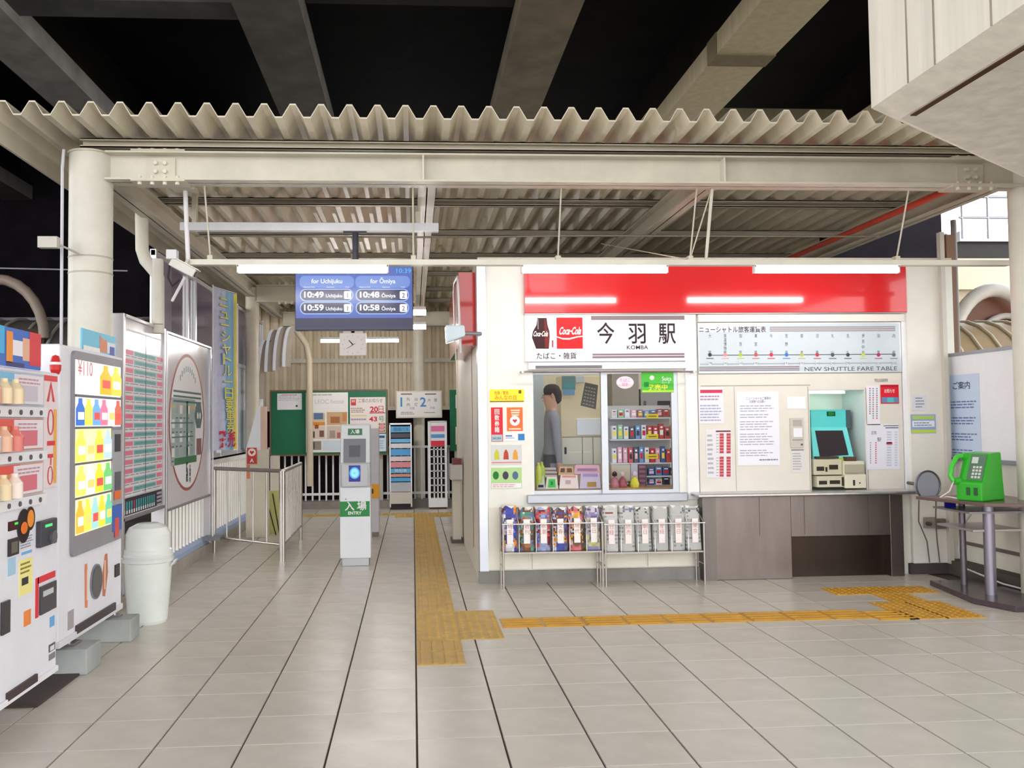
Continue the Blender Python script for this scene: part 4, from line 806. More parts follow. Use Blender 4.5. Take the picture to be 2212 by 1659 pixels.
def toy(px, c, lb, c2):
    a = at(px, 1050, 8.45); e = T('trinket', lb, 'trinket', (a.x, 8.45, TZ)); P('body', MB().lathe((a.x, 8.45, TZ), [(0, 0), (.04, 0), (.045, .03), (.03, .08), (.012, .1), (0, .1)], c, 12), GLOSS, e); P('top', MB().lathe((a.x, 8.45, TZ+.1), [(0, 0), (.022, .01), (.026, .03), (.015, .05), (0, .055)], c2, 12), GLOSS, e)
toy(1328, (200, 130, 140), 'small reddish trinket at the left foot of the right pane', (70, 40, 46)); toy(1345, (170, 90, 96), 'small maroon trinket second along the foot of the right pane', (220, 190, 190)); toy(1371, (232, 216, 70), 'small yellow trinket at the foot of the right pane', (230, 200, 210))
ibox('carton', 'beige cardboard carton at the foot of the right pane', 'carton', 1321, 1004, 1362, 1040, 8.6, .15, (206, 192, 168), mt=PAINT); ibox('carton', 'grey upright carton beside the beige one in the right pane', 'carton', 1363, 1002, 1378, 1050, 8.6, .12, (190, 190, 194), mt=PAINT); ibox('goods_rack', 'dark red narrow goods rack in the right pane', 'rack', 1379, 1003, 1396, 1060, 8.6, .12, (96, 60, 72), lambda m, w, Y: [fq(m, 1381, 1006+10*q, 1394, 1011+10*q, w, (150, 100, 120), Y) for q in range(5)], mt=PAINT)
# ---- person in the kiosk
def person():
    X, Y, Z = at(1190, 900, 9.12).x, 9.12, .15
    J = {'pel': (0, 0, .92, .115), 'wst': (0, .0, 1.06, .10), 'chs': (.0, 0, 1.24, .12), 'upc': (0, 0, 1.36, .10), 'nck': (0, -.01, 1.45, .05), 'hd0': (0, -.02, 1.53, .075), 'hd1': (.0, -.01, 1.61, .082),
         'shl': (.02, -.15, 1.36, .055), 'ell': (.03, -.19, 1.1, .042), 'wrl': (.05, -.2, .88, .03), 'hal': (.06, -.2, .81, .034), 'shr': (.02, .15, 1.36, .055), 'elr': (.0, .19, 1.1, .042), 'wrr': (-.06, .19, .9, .03), 'har': (-.08, .19, .83, .034),
         'hil': (0, -.08, .86, .09), 'knl': (0, -.09, .47, .06), 'anl': (.02, -.09, .08, .04), 'tol': (-.14, -.1, .035, .035), 'hir': (0, .08, .86, .09), 'knr': (0, .09, .47, .06), 'anr': (.02, .09, .08, .04), 'tor': (-.14, .1, .035, .035)}
    Eg = [('pel', 'wst'), ('wst', 'chs'), ('chs', 'upc'), ('upc', 'nck'), ('nck', 'hd0'), ('hd0', 'hd1'), ('upc', 'shl'), ('shl', 'ell'), ('ell', 'wrl'), ('wrl', 'hal'), ('upc', 'shr'), ('shr', 'elr'), ('elr', 'wrr'), ('wrr', 'har'), ('pel', 'hil'), ('hil', 'knl'), ('knl', 'anl'), ('anl', 'tol'), ('pel', 'hir'), ('hir', 'knr'), ('knr', 'anr'), ('anr', 'tor')]
    for hn, s, dx in (('hal', -1, -.012), ('har', 1, -.012)):
        b = J[hn]
        for k in range(4):
            o = -.024+.016*k; L = (.062, .074, .07, .055)[k]
            J[f'{hn}f{k}'] = (b[0]+o, b[1], b[2]-.05, .0095); J[f'{hn}g{k}'] = (b[0]+o-.008, b[1], b[2]-.05-L, .0085); Eg += [(hn, f'{hn}f{k}'), (f'{hn}f{k}', f'{hn}g{k}')]
        J[f'{hn}t'] = (b[0]-.045, b[1], b[2]-.02, .0105); J[f'{hn}u'] = (b[0]-.055, b[1], b[2]-.06, .009); Eg += [(hn, f'{hn}t'), (f'{hn}t', f'{hn}u')]
    ks_ = list(J); me = bpy.data.meshes.new('body'); me.from_pydata([J[k][:3] for k in ks_], [(ks_.index(a), ks_.index(b)) for a, b in Eg], [])
    ob = bpy.data.objects.new('body', me); COL.objects.link(ob); md = ob.modifiers.new('s', 'SKIN'); ob.modifiers.new('d', 'SUBSURF').levels = 2
    for i, k in enumerate(ks_): sv = me.skin_vertices[0].data[i]; sv.radius = (J[k][3]*(.85 if k in ('chs', 'upc', 'wst') else 1), J[k][3]); sv.use_root = (k == 'pel')
    bpy.context.view_layer.update(); m2 = bpy.data.meshes.new_from_object(ob.evaluated_get(bpy.context.evaluated_depsgraph_get())); bpy.data.objects.remove(ob)
    mb = MB(); sk = (206, 164, 140)
    vv = [v.co.copy() for v in m2.vertices]
    for v in vv:                                   # face: profile towards -X
        if v.z > 1.47 and v.x < 0: v.x *= 1.12
    mb.v = [Vector((v.x+X, v.y+Y, v.z+Z)) for v in vv]; 
    for p in m2.polygons:
        c = p.center; mb.f.append(list(p.vertices)); mb.s.append(True)
        if c.z > 1.43 or (c.z < .9 and abs(c.y) > .155 and c.z > .6): cc = sk
        elif c.z > .98 or (abs(c.y) > .14 and c.z > .85): cc = (150, 148, 158)
        elif c.z > .09: cc = (88, 88, 94)
        else: cc = (40, 36, 36)
        mb.c.append(cc)
    e = T('person', 'person in a grey top and dark trousers standing side-on inside the kiosk', 'person', (X, Y, Z))
    P('body', mb, CLOTH, e)
    hr = MB(Matrix.Translation((X+.012, Y-.012, Z+1.615))); hr.lathe((0, 0, 0), [(.08, -.03), (.088, .0), (.086, .035), (.068, .065), (.034, .082), (0, .086)], (70, 62, 62), 16); hr.lathe((.035, 0, 0), [(.03, -.12), (.062, -.09), (.068, -.03), (.06, .02)], (70, 62, 62), 14); P('hair', hr, CLOTH, e, bevel=.01)
    for s in (-1, 1): P('eye', MB().lathe((X-.08, Y-.015+s*.03, Z+1.585), [(0, -.007), (.007, 0), (0, .007)], (30, 26, 26), 8), GLOSS, e)
    P('nose', MB().cyl((X-.07, Y-.015, Z+1.575), (X-.1, Y-.015, Z+1.555), .016, sk, 10, .008), CLOTH, e)
    P('mouth', MB().box(X-.085, X-.078, Y-.035, Y+.005, Z+1.525, Z+1.531, (160, 90, 86)), PRINT, e)
    for s in (-1, 1): P('ear', MB().lathe((X+.005, Y-.015+s*.083, Z+1.575), [(0, -.03), (.012, -.015), (.014, .015), (0, .03)], sk, 8), CLOTH, e)
person()

# ================================================================ MAGAZINE RACKS in front of the kiosk
def mag_rack(pl, pr, lb):
    Y0, Y1 = 7.9, 8.14; xa, xb = at(pl, 1190, Y0).x, at(pr, 1190, Y0).x; zs = at((pl+pr)/2, 1192, Y0).z; zt_ = at((pl+pr)/2, 1131, Y0).z; zb2 = at((pl+pr)/2, 1095, Y1).z
    e = T('magazine_rack', lb, 'rack', ((xa+xb)/2, 8.02, 0)); c = (196, 190, 184)
    for x in (xa+.01, xb-.01):
        for y in (Y0, Y1): P('leg', MB().tube([(x, y, 0), (x, y, zb2 if y == Y1 else zt_)], .009, c), STEEL, e)
    P('shelf', MB().box(xa, xb, Y0, Y1, zs-.012, zs, (178, 172, 168)), STEEL, e); P('front_rail', MB().tube([(xa, Y0-.005, zt_), (xb, Y0-.005, zt_)], .006, WHITE), STEEL, e); P('back_rail', MB().tube([(xa, Y1, zb2), (xb, Y1, zb2)], .007, c), STEEL, e)
    for x in (xa+.01, xb-.01): P('side_rail', MB().tube([(x, Y0, zt_), (x, Y1, zb2)], .006, c), STEEL, e); P('foot_rail', MB().tube([(x, Y0, .18), (x, Y1, .18)], .006, c), STEEL, e)
    for k in range(1, 6): x = xa+(xb-xa)*k/6; P('divider', MB().tube([(x, Y0, zs), (x, Y0, zt_), (x, Y1, zb2-.01)], .0035, WHITE), STEEL, e)
    return xa, xb, zs, Y0, Y1
def roll(x, zs, wd, ht, base, patches, name, lb, cat, grp, tagc, txt):
    e = T(name, lb, cat, (x, 8.02, zs), grp); m = MB(); rx, ry = wd/2, .055; cy = 8.015
    n = 26; nz = 24; news = tagc[1] == 238; rnd = random.Random(int(x*1000))
    ring = [(x+rx*math.copysign(abs(math.cos(t))**.6, math.cos(t)), cy+ry*math.copysign(abs(math.sin(t))**.6, math.sin(t))) for t in [2*math.pi*i/n for i in range(n)]]
    k0 = rnd.uniform(-.012, .012); vs = []
    for i in range(nz+1):
        z = i/nz; vs += [(a+k0*z, b+.03*z, zs+.002+ht*z+(.014*math.sin(a*40+q_*.7) if i == nz else 0)) for q_, (a, b) in enumerate(ring)]
    m.v = [Vector(v) for v in vs]; cell = {}
    for i in range(nz):
        for q in range(n):
            key = (i//rnd.choice((2, 3)), q//3)
            if news:
                cell.setdefault(key, rnd.random()); r_ = cell[key]; c = base if r_ < .62 or i % 2 else (patches[2] if r_ < .8 else patches[1])
                if i > 19 and r_ > .85: c = patches[5]
            else:
                cell.setdefault(key, rnd.choice([base]+patches)); c = cell[key]; f = rnd.uniform(.85, 1.1); c = tuple(min(255, v*f) for v in c)
            m.f.append([i*n+q, i*n+(q+1) % n, (i+1)*n+(q+1) % n, (i+1)*n+q]); m.c.append(c); m.s.append(True)
    m.f.append([nz*n+q for q in range(n)]); m.c.append((230, 226, 220)); m.s.append(False)
    P('paper', m, PRINT, e)
    fr_ = front(7.945); t = MB(fr_); a_, b_ = x-.028, x+.028; t.box(a_, b_, zs+.07, zs+.285, 0, .002, tagc); ls_ = P('label_slip', t, PRINT, e, 'white label slip')
    t = MB(fr_)
    for q, ch in enumerate(txt): t.text(ch, x, zs+.205-.05*q, .034, .003, (196, 130, 140), align='c')
    P('label_print', t, PRINT, ls_)
a1 = mag_rack(1085, 1304, 'chrome rack of rolled colour magazines below the left pane'); a2 = mag_rack(1306, 1524, 'chrome rack of folded newspapers below the right pane')
mg = [('magazine with a purple and orange cover', (150, 130, 190), [(230, 150, 60), (70, 80, 170), (226, 226, 230), (90, 60, 70)]), ('magazine with a brown and blue cover', (196, 206, 214), [(110, 130, 160), (170, 110, 70), (120, 80, 60), (90, 160, 130)]), ('magazine with a red and blue cover', (150, 160, 196), [(120, 40, 46), (210, 90, 80), (160, 170, 210), (90, 120, 180)]),
      ('magazine with a dark blue cover', (110, 116, 150), [(226, 160, 60), (70, 80, 160), (210, 210, 220), (110, 70, 80)]), ('magazine with a pink and gold cover', (120, 90, 60), [(214, 110, 120), (236, 170, 60), (200, 200, 206), (90, 80, 90)]), ('magazine with a lilac and olive cover', (190, 186, 200), [(150, 140, 190), (200, 196, 120), (120, 90, 130), (150, 160, 170)])]
nt_ = ['埼玉', '週刊', '新潮', '文春', '現代', '毎日']
for k in range(6):
    xa, xb, zs, _, _ = a1; wd = (xb-xa)/6; roll(xa+wd*(k+.5), zs, wd-.014, at(1200, 1096, 8.05).z-zs+random.uniform(-.01, .015), mg[k][1], mg[k][2], 'magazine', f'rolled {mg[k][0]}, {ORD[k]} from the left in its rack', 'magazine', 'rolled magazines in the left rack', (250, 244, 240), nt_[k])
nn = ['日経', '読売', '朝日', '産経', '毎日', '東京']
for k in range(6):
    xa, xb, zs, _, _ = a2; wd = (xb-xa)/6; g_ = 196+random.randint(-8, 8); roll(xa+wd*(k+.5), zs, wd-.008, at(1400, 1094, 8.05).z-zs+random.uniform(-.01, .02), (g_, g_, g_-4), [(g_, g_, g_), (g_-12, g_-12, g_-8), (g_-50, g_-52, g_-50), (g_+8, g_+8, g_+6), (g_, g_, g_), [(150, 90, 80), (110, 120, 150), (80, 80, 90)][k % 3]], 'newspaper', f'grey rolled newspaper, {ORD[k]} from the left in the right hand rack', 'newspaper', 'rolled newspapers in the right rack', (250, 238, 236), nn[k])
# ================================================================ LEFT SIDE: vending machines, boards, bin
def lq(m, pl, yt, yb, pr, w, c, X): a = RS(pl, yt, yb, pr, X); return m.quad(a[0], a[1], a[2], a[3], w, c)
def lb_(m, pl, yt, yb, pr, w0, w1, c, X): a = RS(pl, yt, yb, pr, X); return m.box(a[0], a[1], a[2], a[3], w0, w1, c)
def lp(px, py, X): p = sx(px, py, X); return p.y, p.z
# machine 2 (round outlet)
X2 = -2.07; y0, y1 = sx(124, 1386, X2).y, sx(262, 1309, X2).y; zb_, zt_ = .21, sx(124, 741, X2).z
v2 = T('vending_machine', 'white drinks vending machine with a bright yellow display and round outlet', 'vending machine', (X2-.35, (y0+y1)/2, 0))
P('cabinet', MB().box(X2-.66, X2, y0, y1, zb_, zt_, (236, 236, 244)), PAINT, v2, bevel=.012)
P('base_rail', MB(left(X2)).box(y0, y1, zb_-.03, zb_+.01, -.6, .012, (226, 226, 232)), PAINT, v2, bevel=.004)
m = MB(left(X2)); a = RS(151, 756, 1204, 259, X2); r = .04
def rrect(a0, a1, b0, b1, r, n=5):
    out = []
    for cx, cy, s in ((a1-r, b0+r, -90), (a1-r, b1-r, 0), (a0+r, b1-r, 90), (a0+r, b0+r, 180)):
        out += [(cx+r*math.cos(math.radians(s+90*i/n)), cy+r*math.sin(math.radians(s+90*i/n))) for i in range(n+1)]
    return out
m.prism(rrect(a[0], a[1], a[2], a[3], r), 0, .02, (150, 148, 154)); P('window_frame', m, PAINT, v2)
W = .0205; rows = [(776, 851), (857, 923), (927, 1002), (1006, 1077), (1081, 1158)]
pals = [[(255, 255, 255), (255, 250, 250), (255, 190, 40), (250, 220, 80)], [(60, 120, 210), (240, 230, 90), (120, 180, 240), (240, 130, 160), (255, 250, 250), (220, 110, 90)], [(255, 244, 100), (255, 252, 190), (255, 240, 90), (200, 225, 240)], [(250, 235, 110), (255, 255, 255), (250, 230, 60), (120, 210, 120)], [(250, 190, 60), (255, 240, 90), (170, 225, 225), (250, 225, 60), (110, 210, 170)]]
for k, (t0, t1) in enumerate(rows):
    pr = 254 if k < 2 else 233
    a = RS(155, t0, t1, pr, X2); m = MB(left(X2)); m.box(a[0], a[1], a[2], a[3], .015, .021, ((255, 253, 250), (250, 240, 250), (255, 250, 176), (255, 250, 200), (252, 246, 190))[k]); P('backlit_panel', m, SOFTLAMP, v2)
    m = MB(left(X2)); nb = len(pals[k])*1; wd = (a[1]-a[0])/nb; hh = a[3]-a[2]
    for q in range(nb):
        u = a[0]+wd*q; c = pals[k][q]
        if k == 0 and q < 2: continue
        m.prism([(u+.01, a[2]+.01), (u+wd-.01, a[2]+.01), (u+wd-.01, a[2]+hh*.62), (u+wd*.66, a[2]+hh*.8), (u+wd*.64, a[2]+hh*.96), (u+wd*.36, a[2]+hh*.96), (u+wd*.34, a[2]+hh*.8), (u+.01, a[2]+hh*.62)], .021, .03, c)
        m.box(u+wd*.15, u+wd*.85, a[2]+hh*.25, a[2]+hh*.5, .03, .031, ((255, 255, 255), (250, 220, 120), (240, 90, 80))[q % 3])
    P('drink_picture', m, SOFTLAMP, v2, kind='stuff')
    if k: P('shelf_strip', lb_(MB(left(X2)), 155, t0-5, t0-1, pr, .02, .03, (120, 120, 126), X2), PAINT, v2)
m = MB(left(X2)); a = RS(160, 780, 800, 190, X2); yy, zz = lp(185, 812, X2); m.text('¥110', a[0], zz, .09, W+.002, (240, 150, 150), bold=.01); P('price_print', m, PRINT, v2)
m = lb_(MB(left(X2)), 234, 929, 1092, 256, .02, .03, (172, 172, 178), X2); P('pay_panel', m, PAINT, v2)
m = lb_(MB(left(X2)), 238, 938, 976, 250, .03, .034, (60, 62, 68), X2); lb_(m, 238, 1020, 1060, 250, .03, .036, (96, 98, 104), X2); P('coin_slot', m, PAINT, v2)
m = lb_(MB(left(X2)), 236, 1094, 1150, 255, .02, .024, (70, 110, 200), X2); lb_(m, 236, 1062, 1080, 250, .034, .036, (240, 120, 60), X2); lb_(m, 240, 1120, 1162, 249, .024, .026, (220, 90, 90), X2); P('sticker', m, PRINT, v2)
cy, cz_ = lp(206, 1256, X2); ry = (lp(218, 1256, X2)[0]-lp(194, 1256, X2)[0])/2; rz_ = ry*1.1
m = MB(left(X2)).prism([(cy+ry*math.cos(t), cz_+rz_*math.sin(t)) for t in [2*math.pi*i/28 for i in range(28)]], 0, .012, (150, 150, 156)); P('outlet_ring', m, SATIN, v2)
m = MB(left(X2)).disc(cy, cz_, ry*.9, .013, (92, 88, 92), ry=rz_*.9); P('outlet_flap', m, GLOSS, v2)
m = MB(left(X2))
for px, dz, tilt in ((187, .02, -.02), (225, .05, .03)):
    yy, zz = lp(px, 1262 if px < 200 else 1240, X2); m.prism([(yy-.03, zz-.14), (yy+.01, zz-.15), (yy+.035+tilt, zz+.0), (yy+.02+tilt, zz+.13), (yy-.02+tilt, zz+.13), (yy-.035, zz)], .001, .004, (230, 140, 110) if px < 200 else (200, 120, 90)); m.quad(yy-.01, yy+.012, zz-.1, zz+.09, .005, (246, 220, 190))
P('sticker_figures', m, PRINT, v2)
m = lb_(MB(left(X2)), 162, 1352, 1370, 246, .0, .014, (72, 62, 64), X2); lb_(m, 247, 1221, 1247, 256, 0, .01, (60, 50, 52), X2); lb_(m, 146, 1322, 1362, 158, 0, .004, (170, 166, 168), X2); P('bottom_slot', m, PAINT, v2)
h2 = RS(177, 708, 762, 250, X2-.02); hb = T('promo_board', 'sky blue promotional board with orange shapes on top of the far vending machine', 'board', (X2-.05, (h2[0]+h2[1])/2, zt_)); m = MB(left(X2-.02)).box(h2[0], h2[1], zt_, h2[3], -.01, 0, (110, 196, 226)); P('board', m, PRINT, hb)
m = MB(left(X2-.02)); hw = h2[1]-h2[0]; m.prism([(h2[0]+hw*.5, zt_+.01), (h2[0]+hw*.72, zt_+.01), (h2[0]+hw*.7, zt_+.1), (h2[0]+hw*.6, h2[3]-.04), (h2[0]+hw*.5, zt_+.12)], .0, .002, (216, 130, 90)); m.quad(h2[0]+hw*.72, h2[0]+hw*.97, zt_+.01, h2[3]-.05, .002, (226, 226, 240)); m.quad(h2[0]+.02, h2[0]+hw*.5, zt_+.0, zt_+.03, .002, WHITE); m.quad(h2[0]+hw*.8, h2[0]+hw*.95, zt_, zt_+.06, .003, (50, 80, 170)); P('print', m, PRINT, hb)
# machine 1
X1 = -1.95; y1e = sx(122, 1440, X1).y; y1s = 3.55; zt1 = sx(95, 802, X1).z; zb1 = sx(122, 1440, X1).z
v1 = T('vending_machine', 'white drinks vending machine cut off at the left edge, red lettering beside its window', 'vending machine', (X1-.35, (y1s+y1e)/2, 0))
P('cabinet', MB().box(X1-.66, X1, y1s, y1e, zb1, zt1, (232, 232, 240)), PAINT, v1, bevel=.012)
P('base_rail', MB(left(X1)).box(y1s, y1e, zb1-.02, zb1+.01, -.6, .012, (236, 236, 240)), PAINT, v1, bevel=.004)
a = RS(0, 788, 1092, 90, X1); wy0, wy1 = y1s+.05, a[1]; wz0_, wz1_ = sx(88, 1094, X1).z+.02, zt1-.02
P('window_frame', MB(left(X1)).box(wy0, wy1, wz0_, wz1_, 0, .012, (196, 190, 200)), PAINT, v1, bevel=.004)
n3 = 3; hh = (wz1_-wz0_)/n3
for k in range(n3):
    z = wz0_+hh*k
    br_ = P('button_rail', MB(left(X1)).box(wy0, wy1, z, z+.05, .012, .03, (236, 236, 240)), PAINT, v1)
    P('back_panel', MB(left(X1)).box(wy0+.02, wy1-.02, z+.06, z+hh-.01, .012, .014, ((236, 170, 120), (236, 150, 110), (190, 216, 232))[k]).box(wy0+.02, wy1-.3, z+hh-.05, z+hh-.01, .014, .02, ((226, 90, 80), (226, 100, 90), (130, 190, 226))[k]), PRINT, v1)
    nb = 10; st_ = (wy1-wy0-.06)/nb
    for q in range(nb):
        u = wy0+.03+st_*(q+.5); c = random.choice([(224, 130, 100), (240, 190, 160), (250, 236, 226), (240, 170, 150), (170, 140, 120), (214, 224, 236), (230, 130, 120), (244, 220, 180)])
        mb = MB(left(X1) @ Matrix.Translation((u, z+.06, .055)) @ Matrix.Rotation(math.radians(-90), 4, 'X')); rr = st_*.33; H = hh-.1
        mb.lathe((0, 0, 0), [(0, 0), (rr, .0), (rr, H*.55), (rr*.95, H*.6), (rr*.45, H*.82), (rr*.45, H*.95, (250, 250, 250)), (0, H*.96)], c, 10)
        if q < 7: P('sample_bottle', mb, GLOSS, v1)
        elif q == 8: P('drink_card', MB(left(X1)).box(u-st_*1.4, u+st_*1.4, z+.065, z+hh-.015, .02, .024, (234, 226, 234)).quad(u-st_*.9, u+st_*.8, z+hh*.35, z+hh*.7, .025, (220, 120, 134) if k < 2 else (206, 200, 214)).lines(u-st_*1.1, u+st_*1.1, z+hh*.72, z+hh*.88, 2, .025, (200, 150, 160)), PRINT, v1)
        elif q > 20: P('price_card', MB(left(X1)).box(u-st_*.45, u+st_*.45, z+.07, z+hh-.03, .02, .024, (236, 226, 232)).quad(u-st_*.3, u+st_*.3, z+hh*.5, z+hh*.8, .025, (214, 110, 120)), PRINT, v1)
        P('button', MB(left(X1)).cyl((u, z+.022, .03), (u, z+.022, .036), .013, (96, 90, 96), 10), PAINT, br_)
m = MB(left(X1)); a = RS(91, 804, 1085, 119, X1); m.box(a[0], a[1], zt1-.62, zt1-.02, 0, .008, (236, 222, 226)); yc_ = (a[0]+a[1])/2
m.box(a[0], a[1], zt1-.05, zt1-.02, .008, .01, (226, 70, 70)); P('side_strip', m, PRINT, v1)
m = MB(left(X1)); hw_ = (a[1]-a[0])/2; RD = (226, 64, 70)
def ring_(zc, ry, rx, wd=.3):
    n = 20; o_ = [(yc_+rx*math.cos(2*math.pi*i/n), zc+ry*math.sin(2*math.pi*i/n)) for i in range(n)]; i_ = [(yc_+rx*(1-wd)*math.cos(2*math.pi*i/n), zc+ry*(1-wd*.4)*math.sin(2*math.pi*i/n)) for i in range(n)]
    m.add([(p[0], p[1], .0105) for p in o_+i_], [(i, (i+1) % n, n+(i+1) % n, n+i) for i in range(n)], RD)
m.quad(a[1]-hw_*.5, a[1], zt1-.6, zt1-.2, .009, (240, 176, 90))
m.add([(yc_-hw_*.6, zt1-.16, .0105), (yc_-hw_*.3, zt1-.16, .0105), (yc_, zt1-.08, .0105), (yc_+hw_*.3, zt1-.16, .0105), (yc_+hw_*.6, zt1-.16, .0105), (yc_, zt1-.05, .0105)], [(0, 1, 2, 5), (5, 2, 3, 4)], RD)
ring_(zt1-.27, .07, hw_*.5); m.quad(yc_-hw_*.5, yc_+hw_*.7, zt1-.395, zt1-.37, .0105, RD); m.quad(yc_-hw_*.4, yc_+hw_*.4, zt1-.46, zt1-.44, .0105, RD); m.quad(yc_, yc_+hw_*.15, zt1-.5, zt1-.46, .0105, RD); ring_(zt1-.555, .05, hw_*.42)
P('lettering', m, PRINT, v1)
def lthing(nm, pl, yt, yb, pr, w0, w1, c, mt=PAINT, bevel=0, lab=None): P(nm, lb_(MB(left(X1)), pl, yt, yb, pr, w0, w1, c, X1), mt, v1, lab, bevel)
lthing('price_display', 17, 1128, 1148, 37, 0, .006, (70, 20, 28), PRINT); m = lb_(MB(left(X1)), 29, 1129, 1134, 36, .006, .007, (60, 230, 80), X1); P('green_digit', m, SCREEN, v1)
yy, zz = lp(50, 1136, X1); m = MB(left(X1)).disc(yy, zz, .075, .004, (40, 30, 32), ry=.085); y2_, z2_ = lp(64, 1120, X1); m.disc(y2_, z2_, .055, .005, (60, 40, 36), ry=.06); m.disc(y2_, z2_, .04, .006, (240, 150, 60), ry=.044); m.disc(yy, zz-.01, .04, .006, (236, 120, 40), ry=.03); P('round_sticker', m, PRINT, v1)
lthing('coin_unit', 77, 1127, 1184, 112, 0, .03, (66, 66, 74), PAINT, .006); lthing('green_lamp', 85, 1134, 1140, 100, .03, .032, (90, 230, 140), SCREEN)
yy, zz = lp(100, 1160, X1); P('coin_dial', MB(left(X1)).cyl((yy, zz, .03), (yy, zz, .045), .035, (96, 96, 104), 18), GLOSS, v1)
lthing('reader_frame', 16, 1166, 1203, 37, 0, .01, (50, 48, 50)); lthing('reader_face', 20, 1172, 1196, 33, .01, .012, (112, 104, 92))
m = MB(left(X1)); lb_(m, 41, 1212, 1290, 69, 0, .002, (244, 236, 150), X1); lb_(m, 16, 1208, 1246, 33, 0, .002, (170, 206, 230), X1); lb_(m, 51, 1322, 1355, 66, 0, .002, (240, 140, 70), X1); lb_(m, 107, 1334, 1356, 117, 0, .002, (110, 170, 220), X1); lb_(m, 46, 1194, 1200, 68, 0, .002, (120, 180, 230), X1); P('sticker', m, PRINT, v1)
m = MB(left(X1)); lb_(m, 46, 1250, 1266, 60, .002, .003, (60, 60, 60), X1); m.lines(*(lambda q: (q[0], q[1], q[2], q[3]))(RS(43, 1216, 1244, 67, X1)), 3, .003, (150, 130, 60)); m.lines(*(lambda q: (q[0], q[1], q[2], q[3]))(RS(43, 1160, 1188, 70, X1)), 5, .003, (150, 150, 170)); P('sticker_print', m, PRINT, v1)
m = lb_(MB(left(X1)), 76, 1250, 1336, 82, 0, .004, (222, 60, 70), X1); lb_(m, 80, 1248, 1262, 118, 0, .004, (222, 60, 70), X1); P('red_frame', m, PRINT, v1)
lthing('outlet', 84, 1268, 1330, 118, 0, .012, (70, 68, 74), GLOSS, .004); lthing('outlet_glare', 88, 1278, 1290, 110, .012, .014, (196, 200, 200), PRINT)
lthing('change_outlet', 0, 1302, 1374, 17, 0, .014, (60, 56, 60), GLOSS, .004); lthing('bottom_slot', 12, 1498, 1516, 76, 0, .013, (66, 52, 54))
m = lb_(MB(left(X1)), 105, 1394, 1410, 118, 0, .003, (90, 90, 96), X1); lb_(m, 107, 1397, 1407, 116, .003, .0035, (226, 226, 232), X1); lb_(m, 105, 1415, 1428, 118, 0, .003, (130, 128, 134), X1); P('rating_plate', m, PRINT, v1)
hz = sx(60, 716, X1+.01).z; hy = sx(88, 760, X1+.01).y
hb = T('promo_board', 'red and blue promotional board on top of the near vending machine', 'board', (X1, 4.6, zt1)); P('board', MB(left(X1+.01)).box(3.6, hy, zt1, hz, -.01, 0, (60, 110, 200)), PRINT, hb)
m = MB(left(X1+.01)); a_ = hy
for (u0, u1, t0, t1, c) in ((-.14, -.0, .1, 1, (220, 50, 60)), (-.22, -.14, .2, .8, (236, 180, 150)), (-.4, -.33, .1, .9, (240, 150, 60)), (-.33, -.22, .3, .7, (240, 236, 246)), (-.5, -.42, .3, 1, (70, 180, 230)), (-.1, -.04, .2, .6, (240, 170, 80)), (-.4, -.2, .0, .12, (60, 60, 120)), (-.7, -.5, .2, .7, (250, 220, 230))): m.quad(a_+u0, a_+u1, zt1+(hz-zt1)*t0, zt1+(hz-zt1)*t1, .001+abs(u0)*.001, c)
P('print', m, PRINT, hb)
q = at(120, 788, 5.3); one('hanging_charm', MB().lathe((q.x, q.y, q.z-.06), [(0, 0), (.02, .005), (.03, .03), (.032, .06, (240, 240, 240)), (.03, .075), (.02, .11), (0, .118)], (206, 40, 40), 16), GLOSS, 'red capsule charm with a white band hung beside the near vending machine', 'charm')
# foot blocks
for k, (xa, xb, ya, yb_, zt2, lb) in enumerate(((-2.22, -1.94, 5.5, 5.75, .15, 'grey concrete foot block in the gap between the two vending machines'), (-2.3, -1.93, 6.3, 6.5, .15, 'grey concrete foot block under the far end of the vending machine beside the bin'), (-2.3, -1.98, 4.0, 4.2, .09, 'foot block under the near vending machine, hidden by its base'))):
    fbk = T('foot_block', lb, 'block', ((xa+xb)/2, (ya+yb_)/2, 0)); P('block', MB().box(xa, xb, ya, yb_, 0, zt2, (176, 180, 178)), CONC, fbk, bevel=.006)
    P('levelling_foot', MB().box(xa+.05, xb-.1, ya+.08, yb_-.05, zt2, zt2+.015, (190, 186, 186)).cyl((xb-.15, ya+.12, zt2+.015), (xb-.15, ya+.12, zt2+.03), .015, (200, 200, 204)), STEEL, fbk)
S('drain_pad', MB().box(-2.6, -1.98, 4.9, 5.5, 0, .012, (70, 58, 56)), RUBBER, 'dark rubber mat under the vending machines', cat='mat')
# bin
bn = fl(307, 1352); by = bn.y+.14
bi = T('waste_bin', 'translucent white plastic waste bin with a domed lid beside the vending machines', 'bin', (bn.x, by, 0))
zr = at(300, 1207, by).z; ztp = at(300, 1130, by).z; sc_ = by/F
P('body', MB().lathe((bn.x, by, 0), [(0, .004), (38*sc_, 0), (40*sc_, .02), (46*sc_, zr*.6), (49*sc_, zr)], (238, 243, 238), 32), CLEAR, bi)
P('rim', MB().lathe((bn.x, by, 0), [(49*sc_, zr-.02), (53*sc_, zr-.015), (53*sc_, zr+.01), (50*sc_, zr+.015), (51*sc_, zr+.03), (49*sc_, zr+.045)], (232, 236, 232), 32), CLEAR, bi)
P('lid', MB().lathe((bn.x, by, 0), [(49*sc_, zr+.04), (49*sc_, zr+.07), (46*sc_, zr+.08), (45*sc_, ztp-.08), (38*sc_, ztp-.03), (22*sc_, ztp), (0, ztp+.004)], (240, 244, 240), 32), CLEAR, bi)
